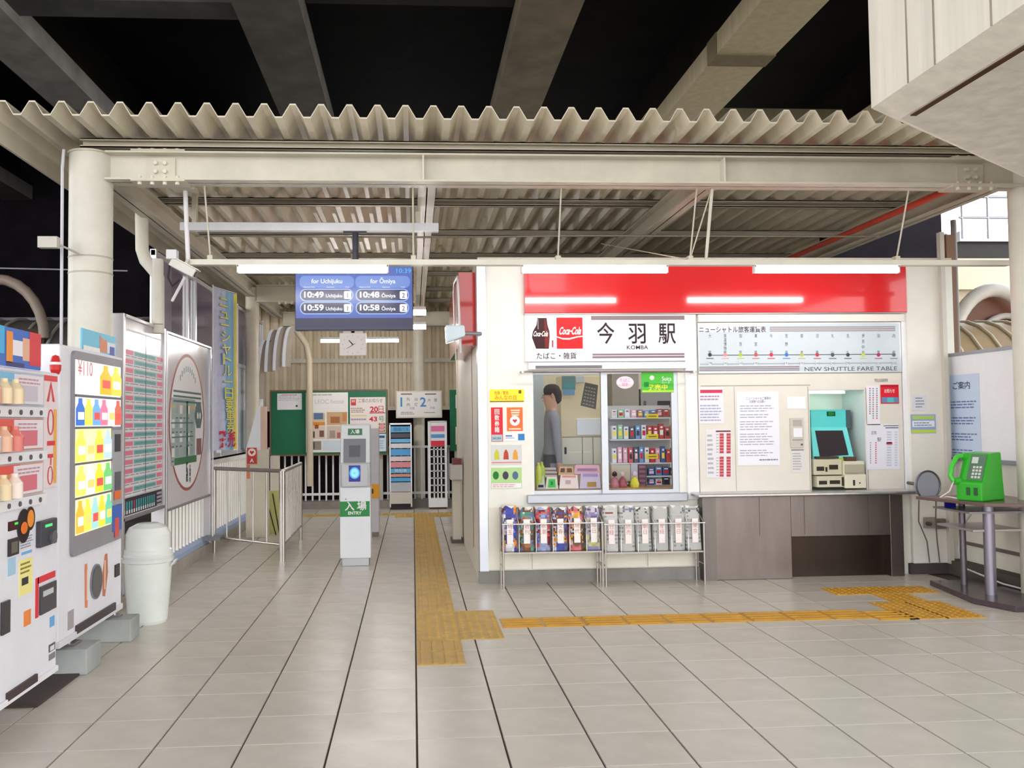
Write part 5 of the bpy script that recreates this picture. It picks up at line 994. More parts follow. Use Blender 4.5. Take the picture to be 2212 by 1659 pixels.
P('bin_bag', MB().lathe((bn.x, by, .01), [(0, 0), (35*sc_, .01), (40*sc_, zr*.5), (43*sc_, zr-.03), (20*sc_, zr+.02), (0, zr+.05)], (214, 220, 214), 24), CLOTH, bi)
for s in (-1, 1): P('handle', MB().tube([(bn.x+s*50*sc_, by-.04, zr-.05), (bn.x+s*58*sc_, by-.03, zr-.01), (bn.x+s*58*sc_, by+.03, zr-.01), (bn.x+s*50*sc_, by+.04, zr-.05)], .007, (226, 230, 226)), CLEAR, bi)
# timetable board
XB = -2.35; ya, yb_ = sx(263, 900, XB).y, sx(352, 900, XB).y; z0, z1 = sx(263, 1128, XB).z, sx(263, 676, XB).z
tb = T('timetable_board', 'tall framed timetable board with pink and teal rows', 'board', (XB-.05, (ya+yb_)/2, z0))
fr = MB(left(XB)).box(ya-.02, ya+.03, 0.1, z1, -.1, .02, (214, 212, 216)).box(yb_-.02, yb_+.03, 0.1, z1, -.1, .02, (214, 212, 216)).box(ya, yb_, z1-.03, z1, -.1, .02, (220, 218, 222)).box(ya, yb_, z0, z0+.03, -.1, .02, (160, 158, 162)); P('frame', fr, SATIN, tb, bevel=.004)
P('sheet', MB(left(XB)).box(ya+.03, yb_-.02, z0+.03, z1-.03, -.02, 0, (206, 206, 212)), GLOSS, tb)
m = MB(left(XB)); u0, u1 = ya+.04, yb_-.03; zt3 = sx(267, 752, XB).z; zb3 = sx(267, 1075, XB).z; n = 16; p = (zt3-zb3)/n
TE, PK = (120, 176, 176), (222, 120, 146)
for k in range(n):
    z = zt3-p*(k+1); uw = u1-u0
    m.quad(u0, u1, z, z+p*.98, .001, (226, 224, 228)); m.quad(u0, u0+uw*.22, z+p*.45, z+p*.95, .002, PK); m.quad(u0+uw*.24, u0+uw*.82, z+p*.45, z+p*.95, .002, TE); m.quad(u0+uw*.84, u1, z+p*.45, z+p*.95, .002, PK)
    m.lines(u0+.01, u1-.01, z+.01, z+p*.42, 1, .003, (150, 140, 150), fill=.35, rag=.05); m.lines(u0+uw*.28, u0+uw*.8, z+p*.52, z+p*.88, 1, .003, (90, 150, 156), rag=.05)
m.quad(u0+uw*.53, u0+uw*.54, zb3, zt3+.06, .0035, (70, 70, 80)); m.quad(u0+uw*.53, u0+uw*.545, zt3+.02, zt3+.16, .003, WHITE); m.quad(u0, u1, zt3+.155, zt3+.17, .003, (236, 236, 240))
zz1 = sx(267, 1078, XB).z; m.quad(u0, u1, z0+.04, zz1, .001, (44, 34, 52))
for k in range(14): m.quad(u0+.015+uw*.057*k, u0+.015+uw*.057*k+uw*.033, z0+.05, zz1-.03, .002, (60, 160, 166) if k != 4 else (180, 50, 90)); m.quad(u0+.015+uw*.057*k, u0+.015+uw*.057*k+uw*.033, z0+.05, z0+.08, .003, (220, 226, 226))
for k in range(5): m.quad(u0+uw*.85, u1-.02, zz1-.04-.035*k, zz1-.02-.035*k, .002, (170, 160, 176))
P('timetable_print', m, PRINT, tb)
# round map board
ya, yb_ = sx(357, 900, XB).y, sx(452, 900, XB).y; z0, z1 = sx(357, 1106, XB).z, sx(357, 714, XB).z
rb = T('route_board', 'framed board with a big round line map ringed in brown', 'board', (XB-.05, (ya+yb_)/2, z0))
P('frame', MB(left(XB)).box(ya-.02, ya+.02, .1, z1, -.06, .02, (214, 212, 216)).box(yb_-.03, yb_+.03, .1, z1, -.06, .02, (218, 216, 220)).box(ya, yb_, z1-.025, z1, -.06, .02, (220, 218, 222)).box(ya, yb_, z0, z0+.025, -.06, .02, (170, 168, 172)), SATIN, rb, bevel=.004)
P('sheet', MB(left(XB)).box(ya+.02, yb_-.03, z0+.025, z1-.025, -.02, 0, (216, 214, 220)), GLOSS, rb)
ca_, cb_ = sx(364, 915, XB).y, sx(441, 915, XB).y; cy = (ca_+cb_)/2; ru = (cb_-ca_)/2; cz1 = sx(400, 912, XB).z; rv = (sx(400, 764, XB).z-sx(400, 1062, XB).z)/2
m = MB(left(XB)); m.disc(cy, cz1, ru, .001, (170, 92, 84), 48, rv); m.disc(cy, cz1, ru*.94, .002, (238, 240, 244), 48, rv*.955)
def e_(u0, u1, v0, v1, w, c): m.quad(cy+ru*u0, cy+ru*u1, cz1+rv*v0, cz1+rv*v1, w, c)
for k in range(3): e_(-.78, .78, .42-.07*k, .45-.07*k, .003, (70, 110, 104))
e_(-.88, .42, -.6, .34, .0025, (160, 180, 176)); e_(-.9, .5, .2, .24, .0027, (200, 180, 120))
for k in range(4):
    for q in range(6): 
        if (k+q) % 5: e_(-.85+.2*q, -.71+.2*q, .12-.2*k, .24-.2*k, .003, (150, 170, 176) if q % 2 else (226, 230, 226)); e_(-.85+.2*q, -.75+.2*q, .05-.2*k, .07-.2*k, .0035, (80, 100, 130))
e_(-.1, .0, -.5, .3, .003, (60, 120, 100)); e_(-.72, .5, -.6, -.5, .004, (60, 120, 80)); e_(-.9, .3, -.02, .0, .0035, (80, 110, 120)); e_(-.85, .3, -.22, -.2, .0035, (80, 110, 120))
m.prism([(cy+ru*(.62+.24*math.cos(t)), cz1+rv*(.1+.22*math.sin(t))) for t in [math.pi/3*i for i in range(6)]], .003, .005, (84, 112, 112)); 
m.disc(cy+ru*.56, cz1+rv*.1, ru*.05, .006, WHITE, 12); m.disc(cy+ru*.7, cz1+rv*.1, ru*.05, .006, WHITE, 12)
for k, ch in enumerate('路線図'): m.text(ch, cy+ru*-.05, cz1+rv*(-.68-.09*k), .06, .004, (40, 40, 40), bold=.02, align='c')
for k, ch in enumerate('沿線案内'): m.text(ch, cy+ru*.12, cz1+rv*(-.7-.06*k), .045, .004, (60, 60, 60), bold=.02, align='c')
for k in range(9):
    t = math.pi*(.3+.05*k); e = (cy+ru*.72*math.cos(t), cz1+rv*.78*math.sin(t)); m.quad(e[0]-.02, e[0]+.02, e[1]-.03, e[1]+.03, .003, (150, 176, 180))
e_(.5, .8, -.5, -.25, .004, (130, 100, 100))
P('map_print', m, PRINT, rb)
# banner
b0_, b1_ = at(461, 800, 10.35), at(511, 800, 10.9); d_ = (b1_-b0_); d_.z = 0; L = d_.length; d_.normalize(); nn_ = Vector((d_.y, -d_.x, 0))
fm = Matrix(((d_.x, 0, nn_.x, b0_.x), (d_.y, 0, nn_.y, b0_.y), (0, 1, 0, 0), (0, 0, 0, 1)))
zt4, zb4 = at(485, 628, 10.6).z, at(485, 972, 10.6).z
bn_ = T('banner', 'tall pale blue banner flag with yellow and red lettering', 'banner', (b0_.x, b0_.y, zb4))
m = MB(fm); nx = 10
for i in range(nx):
    u, v = L*i/nx, L*(i+1)/nx; w0, w1 = .012*math.sin(i*1.3), .012*math.sin((i+1)*1.3); m.add([(u, zb4, w0), (v, zb4, w1), (v, zt4, w1), (u, zt4, w0)], [(0, 1, 2, 3)], (206, 214, 240) if i < 5 else ((150, 200, 236) if i < 9 else (244, 226, 120)), True)
P('cloth', m, CLOTH, bn_)
m = MB(fm)
for q, ch in enumerate('ニューシャトル一日乗車券'): H = (zt4-zb4); g_ = L*(.38+.028*q); m.text(ch, g_, zt4-.2-H*.071*q, H*.06, .016, (70, 150, 210), bold=.035, align='c', width=L*.42); m.text(ch, g_, zt4-.2-H*.071*q, H*.06, .018, (236, 226, 80), bold=.012, align='c', width=L*.37)
m.quad(L*.86, L*.88, zb4+.5, zt4-.1, .016, (90, 170, 150))
m.text('発', L*.34, zb4+.05, .15, .016, (220, 40, 80), bold=.02, align='c'); m.text('売', L*.72, zb4+.05, .15, .016, (220, 40, 80), bold=.02, align='c')
P('lettering', m, PRINT, bn_)
P('pole', MB(fm).tube([(-.012, .2, 0), (-.012, zt4+.03, 0)], .008, (230, 230, 236)).tube([(-.012, zt4+.01, 0), (L, zt4+.01, 0)], .006, (230, 230, 236)), PAINT, bn_)
P('stand', MB().box(b0_.x-.1, b0_.x+.1, b0_.y-.1, b0_.y+.1, .17, .21, (120, 120, 124)), PAINT, bn_)
# security camera on the raceway
a = at(395, 578, 7.15); cc = T('security_camera', 'white box security camera with a black cable left of the first tube light', 'camera', tuple(a))
R_ = Matrix.Translation(a) @ Matrix.Rotation(math.radians(28), 4, 'Y')
P('housing', MB(R_).box(-.1, .11, -.04, .04, -.035, .035, (222, 220, 214)), PAINT, cc, bevel=.008); P('hood', MB(R_).box(-.1, .125, -.045, .045, .035, .042, (236, 234, 228)), PAINT, cc)
P('lens', MB(R_).cyl((.11, 0, 0), (.118, 0, 0), .025, (40, 40, 44)), GLOSS, cc)
pA_ = at(376, 552, 7.15); P('junction_box', MB().box(pA_.x-.05, pA_.x+.03, 7.1, 7.18, pA_.z-.035, pA_.z+.04, (226, 226, 230)), PAINT, cc, bevel=.004)
P('cable', MB().tube([pA_, at(366, 575, 7.12), at(363, 600, 7.12), at(372, 618, 7.12), at(388, 604, 7.12)], .009, (40, 38, 42)), RUBBER, cc); P('bracket', MB().tube([a, at(407, 560, 7.15)], .014, BEIGE), PAINT, cc)
P('arm', MB().tube([at(400, 598, 7.2), at(372, 650, 7.3)], .012, (226, 226, 226)), PAINT, cc)
# ================================================================ DISPLAY, CLOCK
YD = 8.0; FD = front(YD)
x0, x1, z0, z1 = RF(637, 574, 892, 713, YD)
dsp = T('departure_display', 'dark blue hanging departure display with white times', 'display', ((x0+x1)/2, YD, z0))
P('housing', MB(FD).box(x0, x1, z0, z1, -.1, 0, (26, 28, 60)), GLOSS, dsp, bevel=.004)
P('mount', MB().tube([at(768, 572, 8.05), at(768, 500, 8.03)], .028, (44, 46, 60), 12).box(at(742, 500, 8).x, at(792, 500, 8).x, 7.97, 8.08, at(768, 500, 8).z-.012, at(768, 500, 8).z+.012, (70, 70, 76)), PAINT, dsp)
m = MB(FD); w_ = .001
x0s, x1s, z0s, z1s = RF(639, 576, 890, 687, YD); m.quad(x0s, x1s, z0s, z1s, w_, (62, 88, 172)); P('lit_panel', m, SCREEN, dsp)
m = MB(FD); g_ = RF(639, 688, 890, 706, YD); m.quad(g_[0], g_[1], g_[2], g_[3], w_, (20, 20, 66)); P('dark_band', m, SCREEN, dsp)
def rr_(m, px0, py0, px1, py1, r, w, c, Y=YD): a = RF(px0, py0, px1, py1, Y); pts = rrect(a[0], a[1], a[2], a[3], r, 5); m.add([(p[0], p[1], w) for p in pts], [tuple(range(len(pts)))], c)
m = MB(FD)
for o in (0, 120.5):
    rr_(m, 647+o, 596, 765+o, 622, .045, .002, (104, 134, 206)); 
    for yy in (624, 652): rr_(m, 648+o, yy, 763+o, yy+27, .05, .003, (150, 180, 240)); rr_(m, 650+o, yy+2, 761+o, yy+25, .045, .004, (22, 20, 76)); rr_(m, 743+o, yy+5, 759+o, yy+22, .012, .006, (250, 250, 255))
P('route_boxes', m, SCREEN, dsp)
m = MB(FD); WH = (250, 252, 255)
def dt(s, px, yb, h, **k):
    a = at(px, yb, YD); m.text(s, a.x, a.z, h*YD/F, .0065, k.pop('c', WH), **k)
dt('10:39', 888, 590, 10, c=(70, 180, 250), align='r', bold=.0, width=.13)
dt('for Uchijuku', 706, 612, 9.5, align='c', bold=.012); dt('for Ōmiya', 827, 612, 9.5, align='c', bold=.012)
for o, dn, t1, t2, n_ in ((0, 'Uchijuku', '10:49', '10:59', '1'), (120.5, 'Ōmiya', '10:48', '10:58', '2')):
    for s, px in (('Departure Time', 668), ('Destination', 714), ('Track', 750)): dt(s, px+o, 621.5, 2.6, align='c')
    for tt, yy in ((t1, 643), (t2, 671)): dt(tt, 657+o, yy-.5, 12.5, bold=.03, width=42*YD/F); dt(dn, 704+o, yy-.5, 7.5, bold=.012, width=35*YD/F if o == 0 else 30*YD/F); dt(n_, 751+o, yy, 10, c=(40, 40, 90), align='c', bold=.01)
P('lettering', m, SCREEN, dsp)
YC = 11.0; x0, x1, z0, z1 = RF(733, 719, 791, 768, YC); ck = T('wall_clock', 'square white hanging clock with thin hands under the display', 'clock', ((x0+x1)/2, YC, z0))
P('case', MB(front(YC)).box(x0, x1, z0, z1, -.08, 0, (254, 254, 254)), GLOSS, ck, bevel=.006); P('hanger', MB().box((x0+x1)/2-.12, (x0+x1)/2+.12, YC+.02, YC+.06, z1, z1+.03, WHITE).box((x0+x1)/2-.02, (x0+x1)/2+.02, YC+.02, YC+.06, z1, 3.56, BEIGE), PAINT, ck)
c_ = at(762, 744, YC); m = MB(front(YC)); m.add([(c_.x-.002, c_.z-.01, .003), (c_.x+.008, c_.z, .003), (c_.x-.045, c_.z+.055, .003), (c_.x-.052, c_.z+.05, .003)], [(0, 1, 2, 3)], (40, 40, 40)); m.add([(c_.x+.03, c_.z+.01, .004), (c_.x+.03, c_.z+.016, .004), (c_.x-.075, c_.z-.05, .004), (c_.x-.073, c_.z-.054, .004)], [(0, 1, 2, 3)], (50, 50, 50)); P('hands', m, PRINT, ck)
m = MB(front(YC))
for k in range(12): t = math.pi/6*k; m.quad(c_.x+.12*math.sin(t)-.003, c_.x+.12*math.sin(t)+.003, c_.z+.11*math.cos(t)-.006, c_.z+.11*math.cos(t)+.006, .002, (170, 170, 176))
P('hour_marks', m, PRINT, ck)
# ================================================================ IC GATES, FENCE
YG = 9.33
def gate(): 
    g = T('ticket_gate', 'white entry card reader gate with a green lettered band', 'gate', loc(767, 1222, YG)); FG = front(YG)
    x0, x1, _, _ = RF(734, 1000, 800, 1010, YG); D_ = .28
    _, _, zb_, zt_ = RF(740, 1206, 800, 1222, YG); a0, a1 = x0+.02, x1-.02
    z = lambda py: at(767, py, YG).z
    P('base', MB(FG).box(a0, a1, 0, z(1206), -D_+.04, -.01, (176, 176, 182)), SATIN, g, bevel=.004)
    P('column', MB(FG).box(x0, x1, z(1206), z(1053), -D_, 0, (232, 236, 242)), PAINT, g, bevel=.006)
    P('reader_body', MB(FG).box(x0+.005, x1-.005, z(1053), z(1001), -D_, .0, (198, 200, 206)), PAINT, g, bevel=.006)
    xs = (x0+.005, x1-.005); zz = [z(1001), z(935), z(916)]
    mm = MB(); yb0, ybt = YG+D_, YG+.1
    v = [(xs[0], YG, zz[0]), (xs[1], YG, zz[0]), (xs[1], YG+.05, zz[2]-.03), (xs[0], YG+.05, zz[2]-.03), (xs[0]+.02, YG+.07, zz[2]), (xs[1]-.02, YG+.07, zz[2])]
    mm.prism if 0 else None
    side = [(YG, zz[0]), (YG+D_, zz[0]), (YG+D_, zz[2]-.01), (YG+.08, zz[2]), (YG+.05, zz[2]-.015)]
    n = len(side); mm.add([(xs[0], a, b) for a, b in side]+[(xs[1], a, b) for a, b in side], [tuple(range(n)), tuple(range(2*n-1, n-1, -1))]+[(i, n+i, n+(i+1) % n, (i+1) % n) for i in range(n)], (214, 218, 222)); P('head', mm, PAINT, g, bevel=.01)
    def onhead(px0, py0, px1, py1, w, c, nm, mt=GLOSS):
        a = RF(px0, py0, px1, py1, YG); s = .05/(zz[2]-.015-zz[0]); f = lambda zv: YG+(zv-zz[0])*s-w
        P(nm, MB().add([(a[0], f(a[2]), a[2]), (a[1], f(a[2]), a[2]), (a[1], f(a[3]), a[3]), (a[0], f(a[3]), a[3]), (a[0], f(a[2])+w, a[2]), (a[1], f(a[2])+w, a[2]), (a[1], f(a[3])+w, a[3]), (a[0], f(a[3])+w, a[3])], [(0, 1, 2, 3), (0, 4, 5, 1), (1, 5, 6, 2), (2, 6, 7, 3), (3, 7, 4, 0)], c), mt, g); return a, f
    onhead(742, 948, 790, 999, .012, (98, 98, 104), 'reader_shield'); onhead(754, 962, 778, 987, .016, (48, 48, 54), 'reader_window'); a, f = onhead(751, 926, 782, 940, .006, (60, 120, 84), 'sign_plate', PRINT)
    P('sign_lettering', MB(front(f(a[2])-.009)).text('入場', (a[0]+a[1])/2, a[2]+.018, .034, 0, WHITE, align='c', bold=.02), PRINT, g)
    a = RF(739, 1003, 795, 1050, YG); P('touch_panel_mount', MB(FG).prism(rrect(a[0], a[1], a[2], a[3], .025), 0, .035, (196, 198, 204)), PAINT, g)
    a = RF(754, 1005, 779, 1040, YG); P('touch_panel', MB(FG).box(a[0], a[1], a[2], a[3], .035, .038, (10, 20, 130)), SCREEN, g)
    cx_, cz2 = (a[0]+a[1])/2, (a[2]+a[3])/2+.005; P('touch_ring', MB(FG).disc(cx_, cz2, .053, .039, (60, 170, 250), ry=.06).disc(cx_, cz2, .04, .0395, (150, 225, 255), ry=.046).quad(cx_-.01, cx_+.01, cz2-.008, cz2+.008, .04, (90, 210, 200)), SCREEN, g)
    a = RF(734, 1083, 799, 1116, YG); P('green_band', MB(FG).quad(a[0]+.002, a[1]-.002, a[2], a[3], .002, (52, 140, 76)), PRINT, g)
    P('lettering', MB(FG).text('入', a[0]+.1, a[2]+.072, .072, .0035, WHITE, align='c', bold=.02).text('場', a[0]+.225, a[2]+.072, .072, .0035, WHITE, align='c', bold=.02).text('ENTRY', (a[0]+a[1])/2, a[2]+.022, .032, .0035, WHITE, align='c', bold=.03), PRINT, g)
    P('lock', MB(FG).cyl((x0+.06, z(1078), 0), (x0+.06, z(1078), .004), .006, (90, 90, 90), 10), SATIN, g)
gate()
YG2 = 11.65; x0, x1, _, _ = RF(790, 1000, 818, 1010, YG2)
g2 = T('ticket_gate', 'grey gate post with an orange side plate half hidden behind the entry gate', 'gate', ((x0+x1)/2, YG2, 0)); z = lambda py: at(804, py, YG2).z
P('column', MB(front(YG2)).box(x0, x1, z(1150), z(925), -.28, 0, (206, 206, 214)), PAINT, g2, bevel=.006); P('base', MB(front(YG2)).box(x0+.02, x1-.01, 0, z(1150), -.25, 0, (130, 124, 122)), PAINT, g2)
a = RF(800, 1046, 818, 1076, YG2); P('orange_plate', MB(front(YG2)).prism(rrect(a[0], a[1]+.01, a[2], a[3], .03), 0, .02, (240, 170, 50)), PRINT, g2, 'orange plate with black lettering'); P('plate_print', MB(front(YG2)).quad(a[0]+.01, a[0]+.04, a[2]+.06, a[2]+.12, .021, (70, 60, 40)), PRINT, g2)
def barrier(p0, p1, zt, nb, lb, low=.18):
    p0, p1 = Vector((p0[0], p0[1], 0)), Vector((p1[0], p1[1], 0)); e = T('barrier_rail', lb, 'barrier', tuple((p0+p1)/2)); c = (206, 200, 194); up = Vector((0, 0, 1))
    for p in (p0, p1): P('post', MB().tube([p, p+up*zt], .021, c, 12), STEEL, e)
    P('top_rail', MB().tube([p0+up*zt, p1+up*zt], .022, (190, 184, 180), 12), STEEL, e); P('bottom_rail', MB().tube([p0+up*low, p1+up*low], .014, c), STEEL, e)
    for k in range(1, nb): p = p0.lerp(p1, k/nb); P('bar', MB().tube([p+up*low, p+up*zt], .009, (222, 218, 214)), STEEL, e)
barrier(fl(463, 1194), fl(607, 1213), .965, 5, 'stainless barrier rail facing the viewer left of the gate')
barrier(fl(612, 1213), fl(650, 1167), .965, 14, 'stainless barrier rail running back beside the gate passage')
# ================================================================ AED stand etc
YA = 11.8; x0, x1, _, _ = RF(531, 1000, 574, 1010, YA); z = lambda py: at(550, py, YA).z
ae = T('emergency_stand', 'tall beige emergency cabinet with a wedge sign and red heart mark', 'stand', ((x0+x1)/2, YA, 0))
P('cabinet', MB(front(YA)).box(x0, x1, 0, z(972), -.3, 0, (216, 208, 190)), PAINT, ae, bevel=.006)
tri = [loc(p, q, YA) for p, q in ((531, 972), (563, 972), (563, 878), (557, 878))]; P('wedge_sign', MB(front(YA)).prism([(a[0], a[2]) for a in tri], -.2, .01, (236, 238, 244)), PAINT, ae)
a = RF(563, 878, 572, 972, YA); P('side_panel', MB(front(YA)).box(a[0], a[1], a[2], a[3], -.2, .01, (222, 190, 170)), PAINT, ae)
a = RF(534, 967, 555, 1002, YA); m = MB(front(YA)); m.box(a[0], a[1], a[2], a[3], 0, .012, (206, 70, 60)); P('heart_plate', m, PRINT, ae)
m = MB(front(YA)); cx_ = (a[0]+a[1])/2; m.disc(cx_, a[3]-.06, .05, .013, (250, 236, 230)); hx, hz2 = cx_, a[3]-.06; m.add([(hx-.03, hz2+.006, .014), (hx, hz2-.032, .014), (hx+.03, hz2+.006, .014), (hx+.016, hz2+.024, .014), (hx, hz2+.01, .014), (hx-.016, hz2+.024, .014)], [(0, 1, 2, 3, 4, 5)], (206, 50, 50)); m.text('A', cx_, a[2]+.02, .05, .014, WHITE, align='c', bold=.03); P('heart_print', m, PRINT, ae)
a = RF(533, 1004, 540, 1034, YA); P('orange_strip', MB(front(YA)).quad(a[0], a[1], a[2], a[3], .002, (226, 130, 90)), PRINT, ae)
for k, (p, q, c, lb) in enumerate(((((578, 1060), (592, 1145)), .02, (206, 206, 130), 'pale yellow plank leaning behind the stainless barrier'), (((588, 1062), (604, 1108)), .008, (40, 36, 40), 'upper black stick leaning beside the yellow plank'), (((576, 1080), (596, 1150)), .008, (40, 36, 40), 'lower black stick crossing the yellow plank'))):
    a, b = at(*p[0], 12.3), at(*p[1], 12.0); b.z = .01; one('leaning_plank' if k == 0 else 'leaning_stick', MB().box(a.x-.02, b.x+.03, 12.28, 12.3, 0, a.z, c) if k == 0 else MB().tube([a, b], q, c), PAINT, lb, 'plank' if k == 0 else 'stick')
S('side_post', MB().box(at(585, 1000, 12.6).x, at(602, 1000, 12.6).x, 12.6, 12.7, 0, at(590, 985, 12.6).z, (222, 214, 200)), PAINT, 'beige post left of the green notice board', cat='post')
# ================================================================ BACK: notice boards, racks
YB = 15.55
x0, x1, z0, z1 = RF(586, 845, 835, 981, YB); nb_ = T('notice_board', 'large green notice board with posters behind the gate', 'board', ((x0+x1)/2, YB, z0))
P('panel', MB(front(YB)).box(x0, x1, z0, z1, -.06, 0, (0, 104, 68)), PAINT, nb_); P('frame', MB(front(YB)).box(x0-.02, x1+.02, z1, z1+.025, -.06, .015, (120, 96, 76)).box(x0-.02, x1+.02, z0-.025, z0, -.06, .015, (120, 96, 76)).box(x0-.025, x0, z0, z1, -.06, .015, (120, 96, 76)).box(x1, x1+.025, z0, z1, -.06, .015, (120, 96, 76)), PAINT, nb_)
for xx in (x0+.1, x1-.1): P('leg', MB().box(xx-.03, xx+.03, YB+.06, YB+.12, .0, z0+.1, (190, 186, 178)), PAINT, nb_)
YQ = YB-.001
def f_(m, w, Y): flines(m, 602, 853, 648, 866, 4, w, (190, 190, 196), Y); fq(m, 608, 852, 642, 853.5, w, (214, 150, 150), Y); fq(m, 639, 875, 643, 879, w, (60, 60, 60), Y)
poster('notice', 'small white notice at the top left of the green notice board', 'poster', 599, 850, 652, 885, (236, 234, 236), f_, YQ)
def f_(m, w, Y):
    flines(m, 663, 851, 720, 855, 1, w, (150, 150, 150), Y); ft(m, 'LEOC house', 712, 862, 872, w, (196, 196, 190), Y, align='c', width=.5)
    for (q, c) in (((664, 892, 702, 918), (214, 196, 160)), ((706, 890, 750, 918), (206, 170, 130)), ((664, 920, 702, 948), (222, 206, 190)), ((706, 920, 750, 948), (214, 196, 180)), ((664, 953, 694, 972), (150, 140, 130)), ((697, 951, 750, 974), (214, 226, 238))): fq(m, *q, w, c, Y)
    for (q, c) in (((664, 912, 702, 919), (226, 140, 50)), ((678, 892, 698, 906), (96, 120, 160)), ((680, 918, 688, 926), (150, 80, 50)), ((714, 900, 734, 914), (170, 110, 70)), ((740, 892, 749, 910), (206, 140, 90)), ((668, 932, 680, 946), (90, 70, 66)), ((690, 930, 700, 944), (130, 90, 80)), ((712, 930, 724, 946), (170, 150, 140)), ((728, 934, 746, 946), (190, 110, 90)), ((668, 955, 680, 970), (90, 90, 80))): fq(m, *q, w+.001, c, Y)
poster('poster', 'large poster of warm interior photographs on the green notice board', 'poster', 661, 848, 752, 977, (240, 238, 236), f_, YQ)
def f_(m, w, Y):
    fq(m, 758, 862, 769, 876, w, (206, 70, 60), Y); ft(m, '事故', 763.5, 864, 869, w+.001, WHITE, Y, align='c', width=.06); ft(m, '工事のお知らせ', 800, 862, 869, w, (120, 110, 120), Y, align='c', width=.42)
    flines(m, 758, 880, 792, 892, 3, w, (160, 130, 120), Y); ft(m, '20', 808, 878, 890, w, (206, 50, 70), Y, align='c', bold=.03, width=.14); ft(m, '日', 823, 878, 890, w, (200, 60, 60), Y, align='c'); fq(m, 798, 891, 832, 893, w, (200, 60, 60), Y); fq(m, 758, 897, 792, 899, w, (236, 206, 100), Y)
    flines(m, 758, 902, 794, 910, 1, w, (170, 150, 190), Y); ft(m, '43', 806, 900, 910, w, (206, 50, 70), Y, align='c', bold=.03, width=.14); ft(m, '号', 824, 900, 910, w, (90, 140, 90), Y, align='c')
    for yy in (914, 921, 928): fq(m, 818, yy, 832, yy+5, w, (206, 90, 90), Y); fq(m, 820, yy+1.5, 830, yy+3, w+.001, (240, 220, 214), Y)
poster('poster', 'white poster with big red numbers 20 and 43 on the green notice board', 'poster', 756, 858, 833, 935, (240, 230, 226), f_, YQ)
def f_(m, w, Y): fq(m, 819, 941, 831, 946, w, (50, 90, 140), Y); flines(m, 818, 950, 831, 970, 4, w, (150, 190, 220), Y)
poster('poster', 'pale blue poster low at the right end of the green notice board', 'poster', 800, 937, 834, 975, (222, 234, 246), f_, YQ)
x0, x1, z0, z1 = RF(972, 842, 1010, 974, YB); n2 = T('notice_board', 'narrow strip of a second green notice board beside the kiosk side wall', 'board', ((x0+x1)/2, YB, z0)); P('panel', MB(front(YB)).box(x0, x1, z0, z1, -.06, 0, (0, 104, 68)), PAINT, n2)
P('poster', MB(front(YB)).quad(*RF(984, 853, 1000, 882, YB), .004, (236, 236, 236)).quad(*RF(984, 922, 1000, 960, YB), .004, (226, 226, 220)).quad(*RF(988, 945, 996, 958, YB), .005, (220, 90, 80)), PRINT, n2); P('leg', MB().box(x0+.1, x0+.16, YB+.06, YB+.12, 0, z0+.1, (190, 186, 178)), PAINT, n2)
YM = 15.7; x0, x1, z0, z1 = RF(855, 844, 955, 903, YM); ps = T('platform_sign', 'white platform sign with blue numbers one and two on the far column', 'sign', ((x0+x1)/2, YM, z0))
P('board', MB(front(YM)).box(x0, x1, z0, z1, -.08, 0, (226, 216, 200)), PAINT, ps, bevel=.01); m = MB(front(YM)); fq(m, 858, 847, 952, 900, .001, (240, 238, 234), YM); w = .002
fq(m, 866, 850, 890, 852.5, w, (120, 100, 106), YM); fq(m, 918, 850, 942, 852.5, w, (120, 100, 106), YM)
for s, px in (('1', 867), ('2', 914)): ft(m, s, px, 858, 878, w, (80, 150, 220), YM, align='c', bold=.02)
for s, px, py in (('丸', 882, 865), ('山', 899, 865), ('内', 882, 877), ('宿', 899, 877), ('大', 927, 867), ('宮', 941, 867)): ft(m, s, px, py-5.5, py, w, (130, 120, 126), YM, align='c', bold=.01)
ft(m, '方面', 890, 880, 884, w, (130, 120, 126), YM, align='c'); ft(m, '方面', 934, 879, 883, w, (130, 120, 126), YM, align='c'); flines(m, 866, 889, 898, 896, 2, w, (150, 146, 150), YM); flines(m, 916, 889, 940, 893, 1, w, (150, 146, 150), YM)
P('lettering', m, PRINT, ps); P('clamp', MB().box(.0, .2, YM+.08, YM+.22, z0+.1, z0+.16, SILV), SATIN, ps)
# leaflet racks
YR = 15.2; x0, x1, z0, z1 = RF(841, 914, 890, 1090, YR); r1 = T('leaflet_rack', 'steel leaflet rack full of blue and pink leaflets left of the far column', 'rack', ((x0+x1)/2, YR, 0)); z = lambda py: at(866, py, YR).z
P('side_frame', MB(front(YR)).box(x0, x0+.025, .04, z1, -.3, 0, (206, 206, 210)).box(x1-.025, x1, .04, z1, -.3, 0, (206, 206, 210)).box(x0, x1, z1-.03, z1, -.3, 0, SILV), STEEL, r1, bevel=.004)
P('lower_box', MB(front(YR)).box(x0, x1, .1, z(1063), -.3, .01, (206, 200, 190)), PAINT, r1); P('base', MB(front(YR)).box(x0+.02, x1-.02, 0, .1, -.28, -.02, (40, 30, 32)), PAINT, r1)
bands = [(921, 934, (110, 180, 226)), (936, 946, (90, 90, 100)), (948, 956, (120, 190, 236)), (958, 968, (226, 224, 230)), (970, 984, (96, 170, 230)), (986, 996, (232, 214, 222)), (998, 1010, (226, 150, 160)), (1012, 1022, (100, 180, 230)), (1024, 1030, (222, 160, 150)), (1032, 1040, (90, 170, 230)), (1042, 1062, (186, 190, 198))]
for k, (t0, t1, c) in enumerate(bands): a = RF(844, t0, 887, t1, YR); P('leaflet_row', MB(front(YR)).box(a[0], a[1], a[2], a[3], -.2, -.03+.003*k, c), PRINT, r1); 
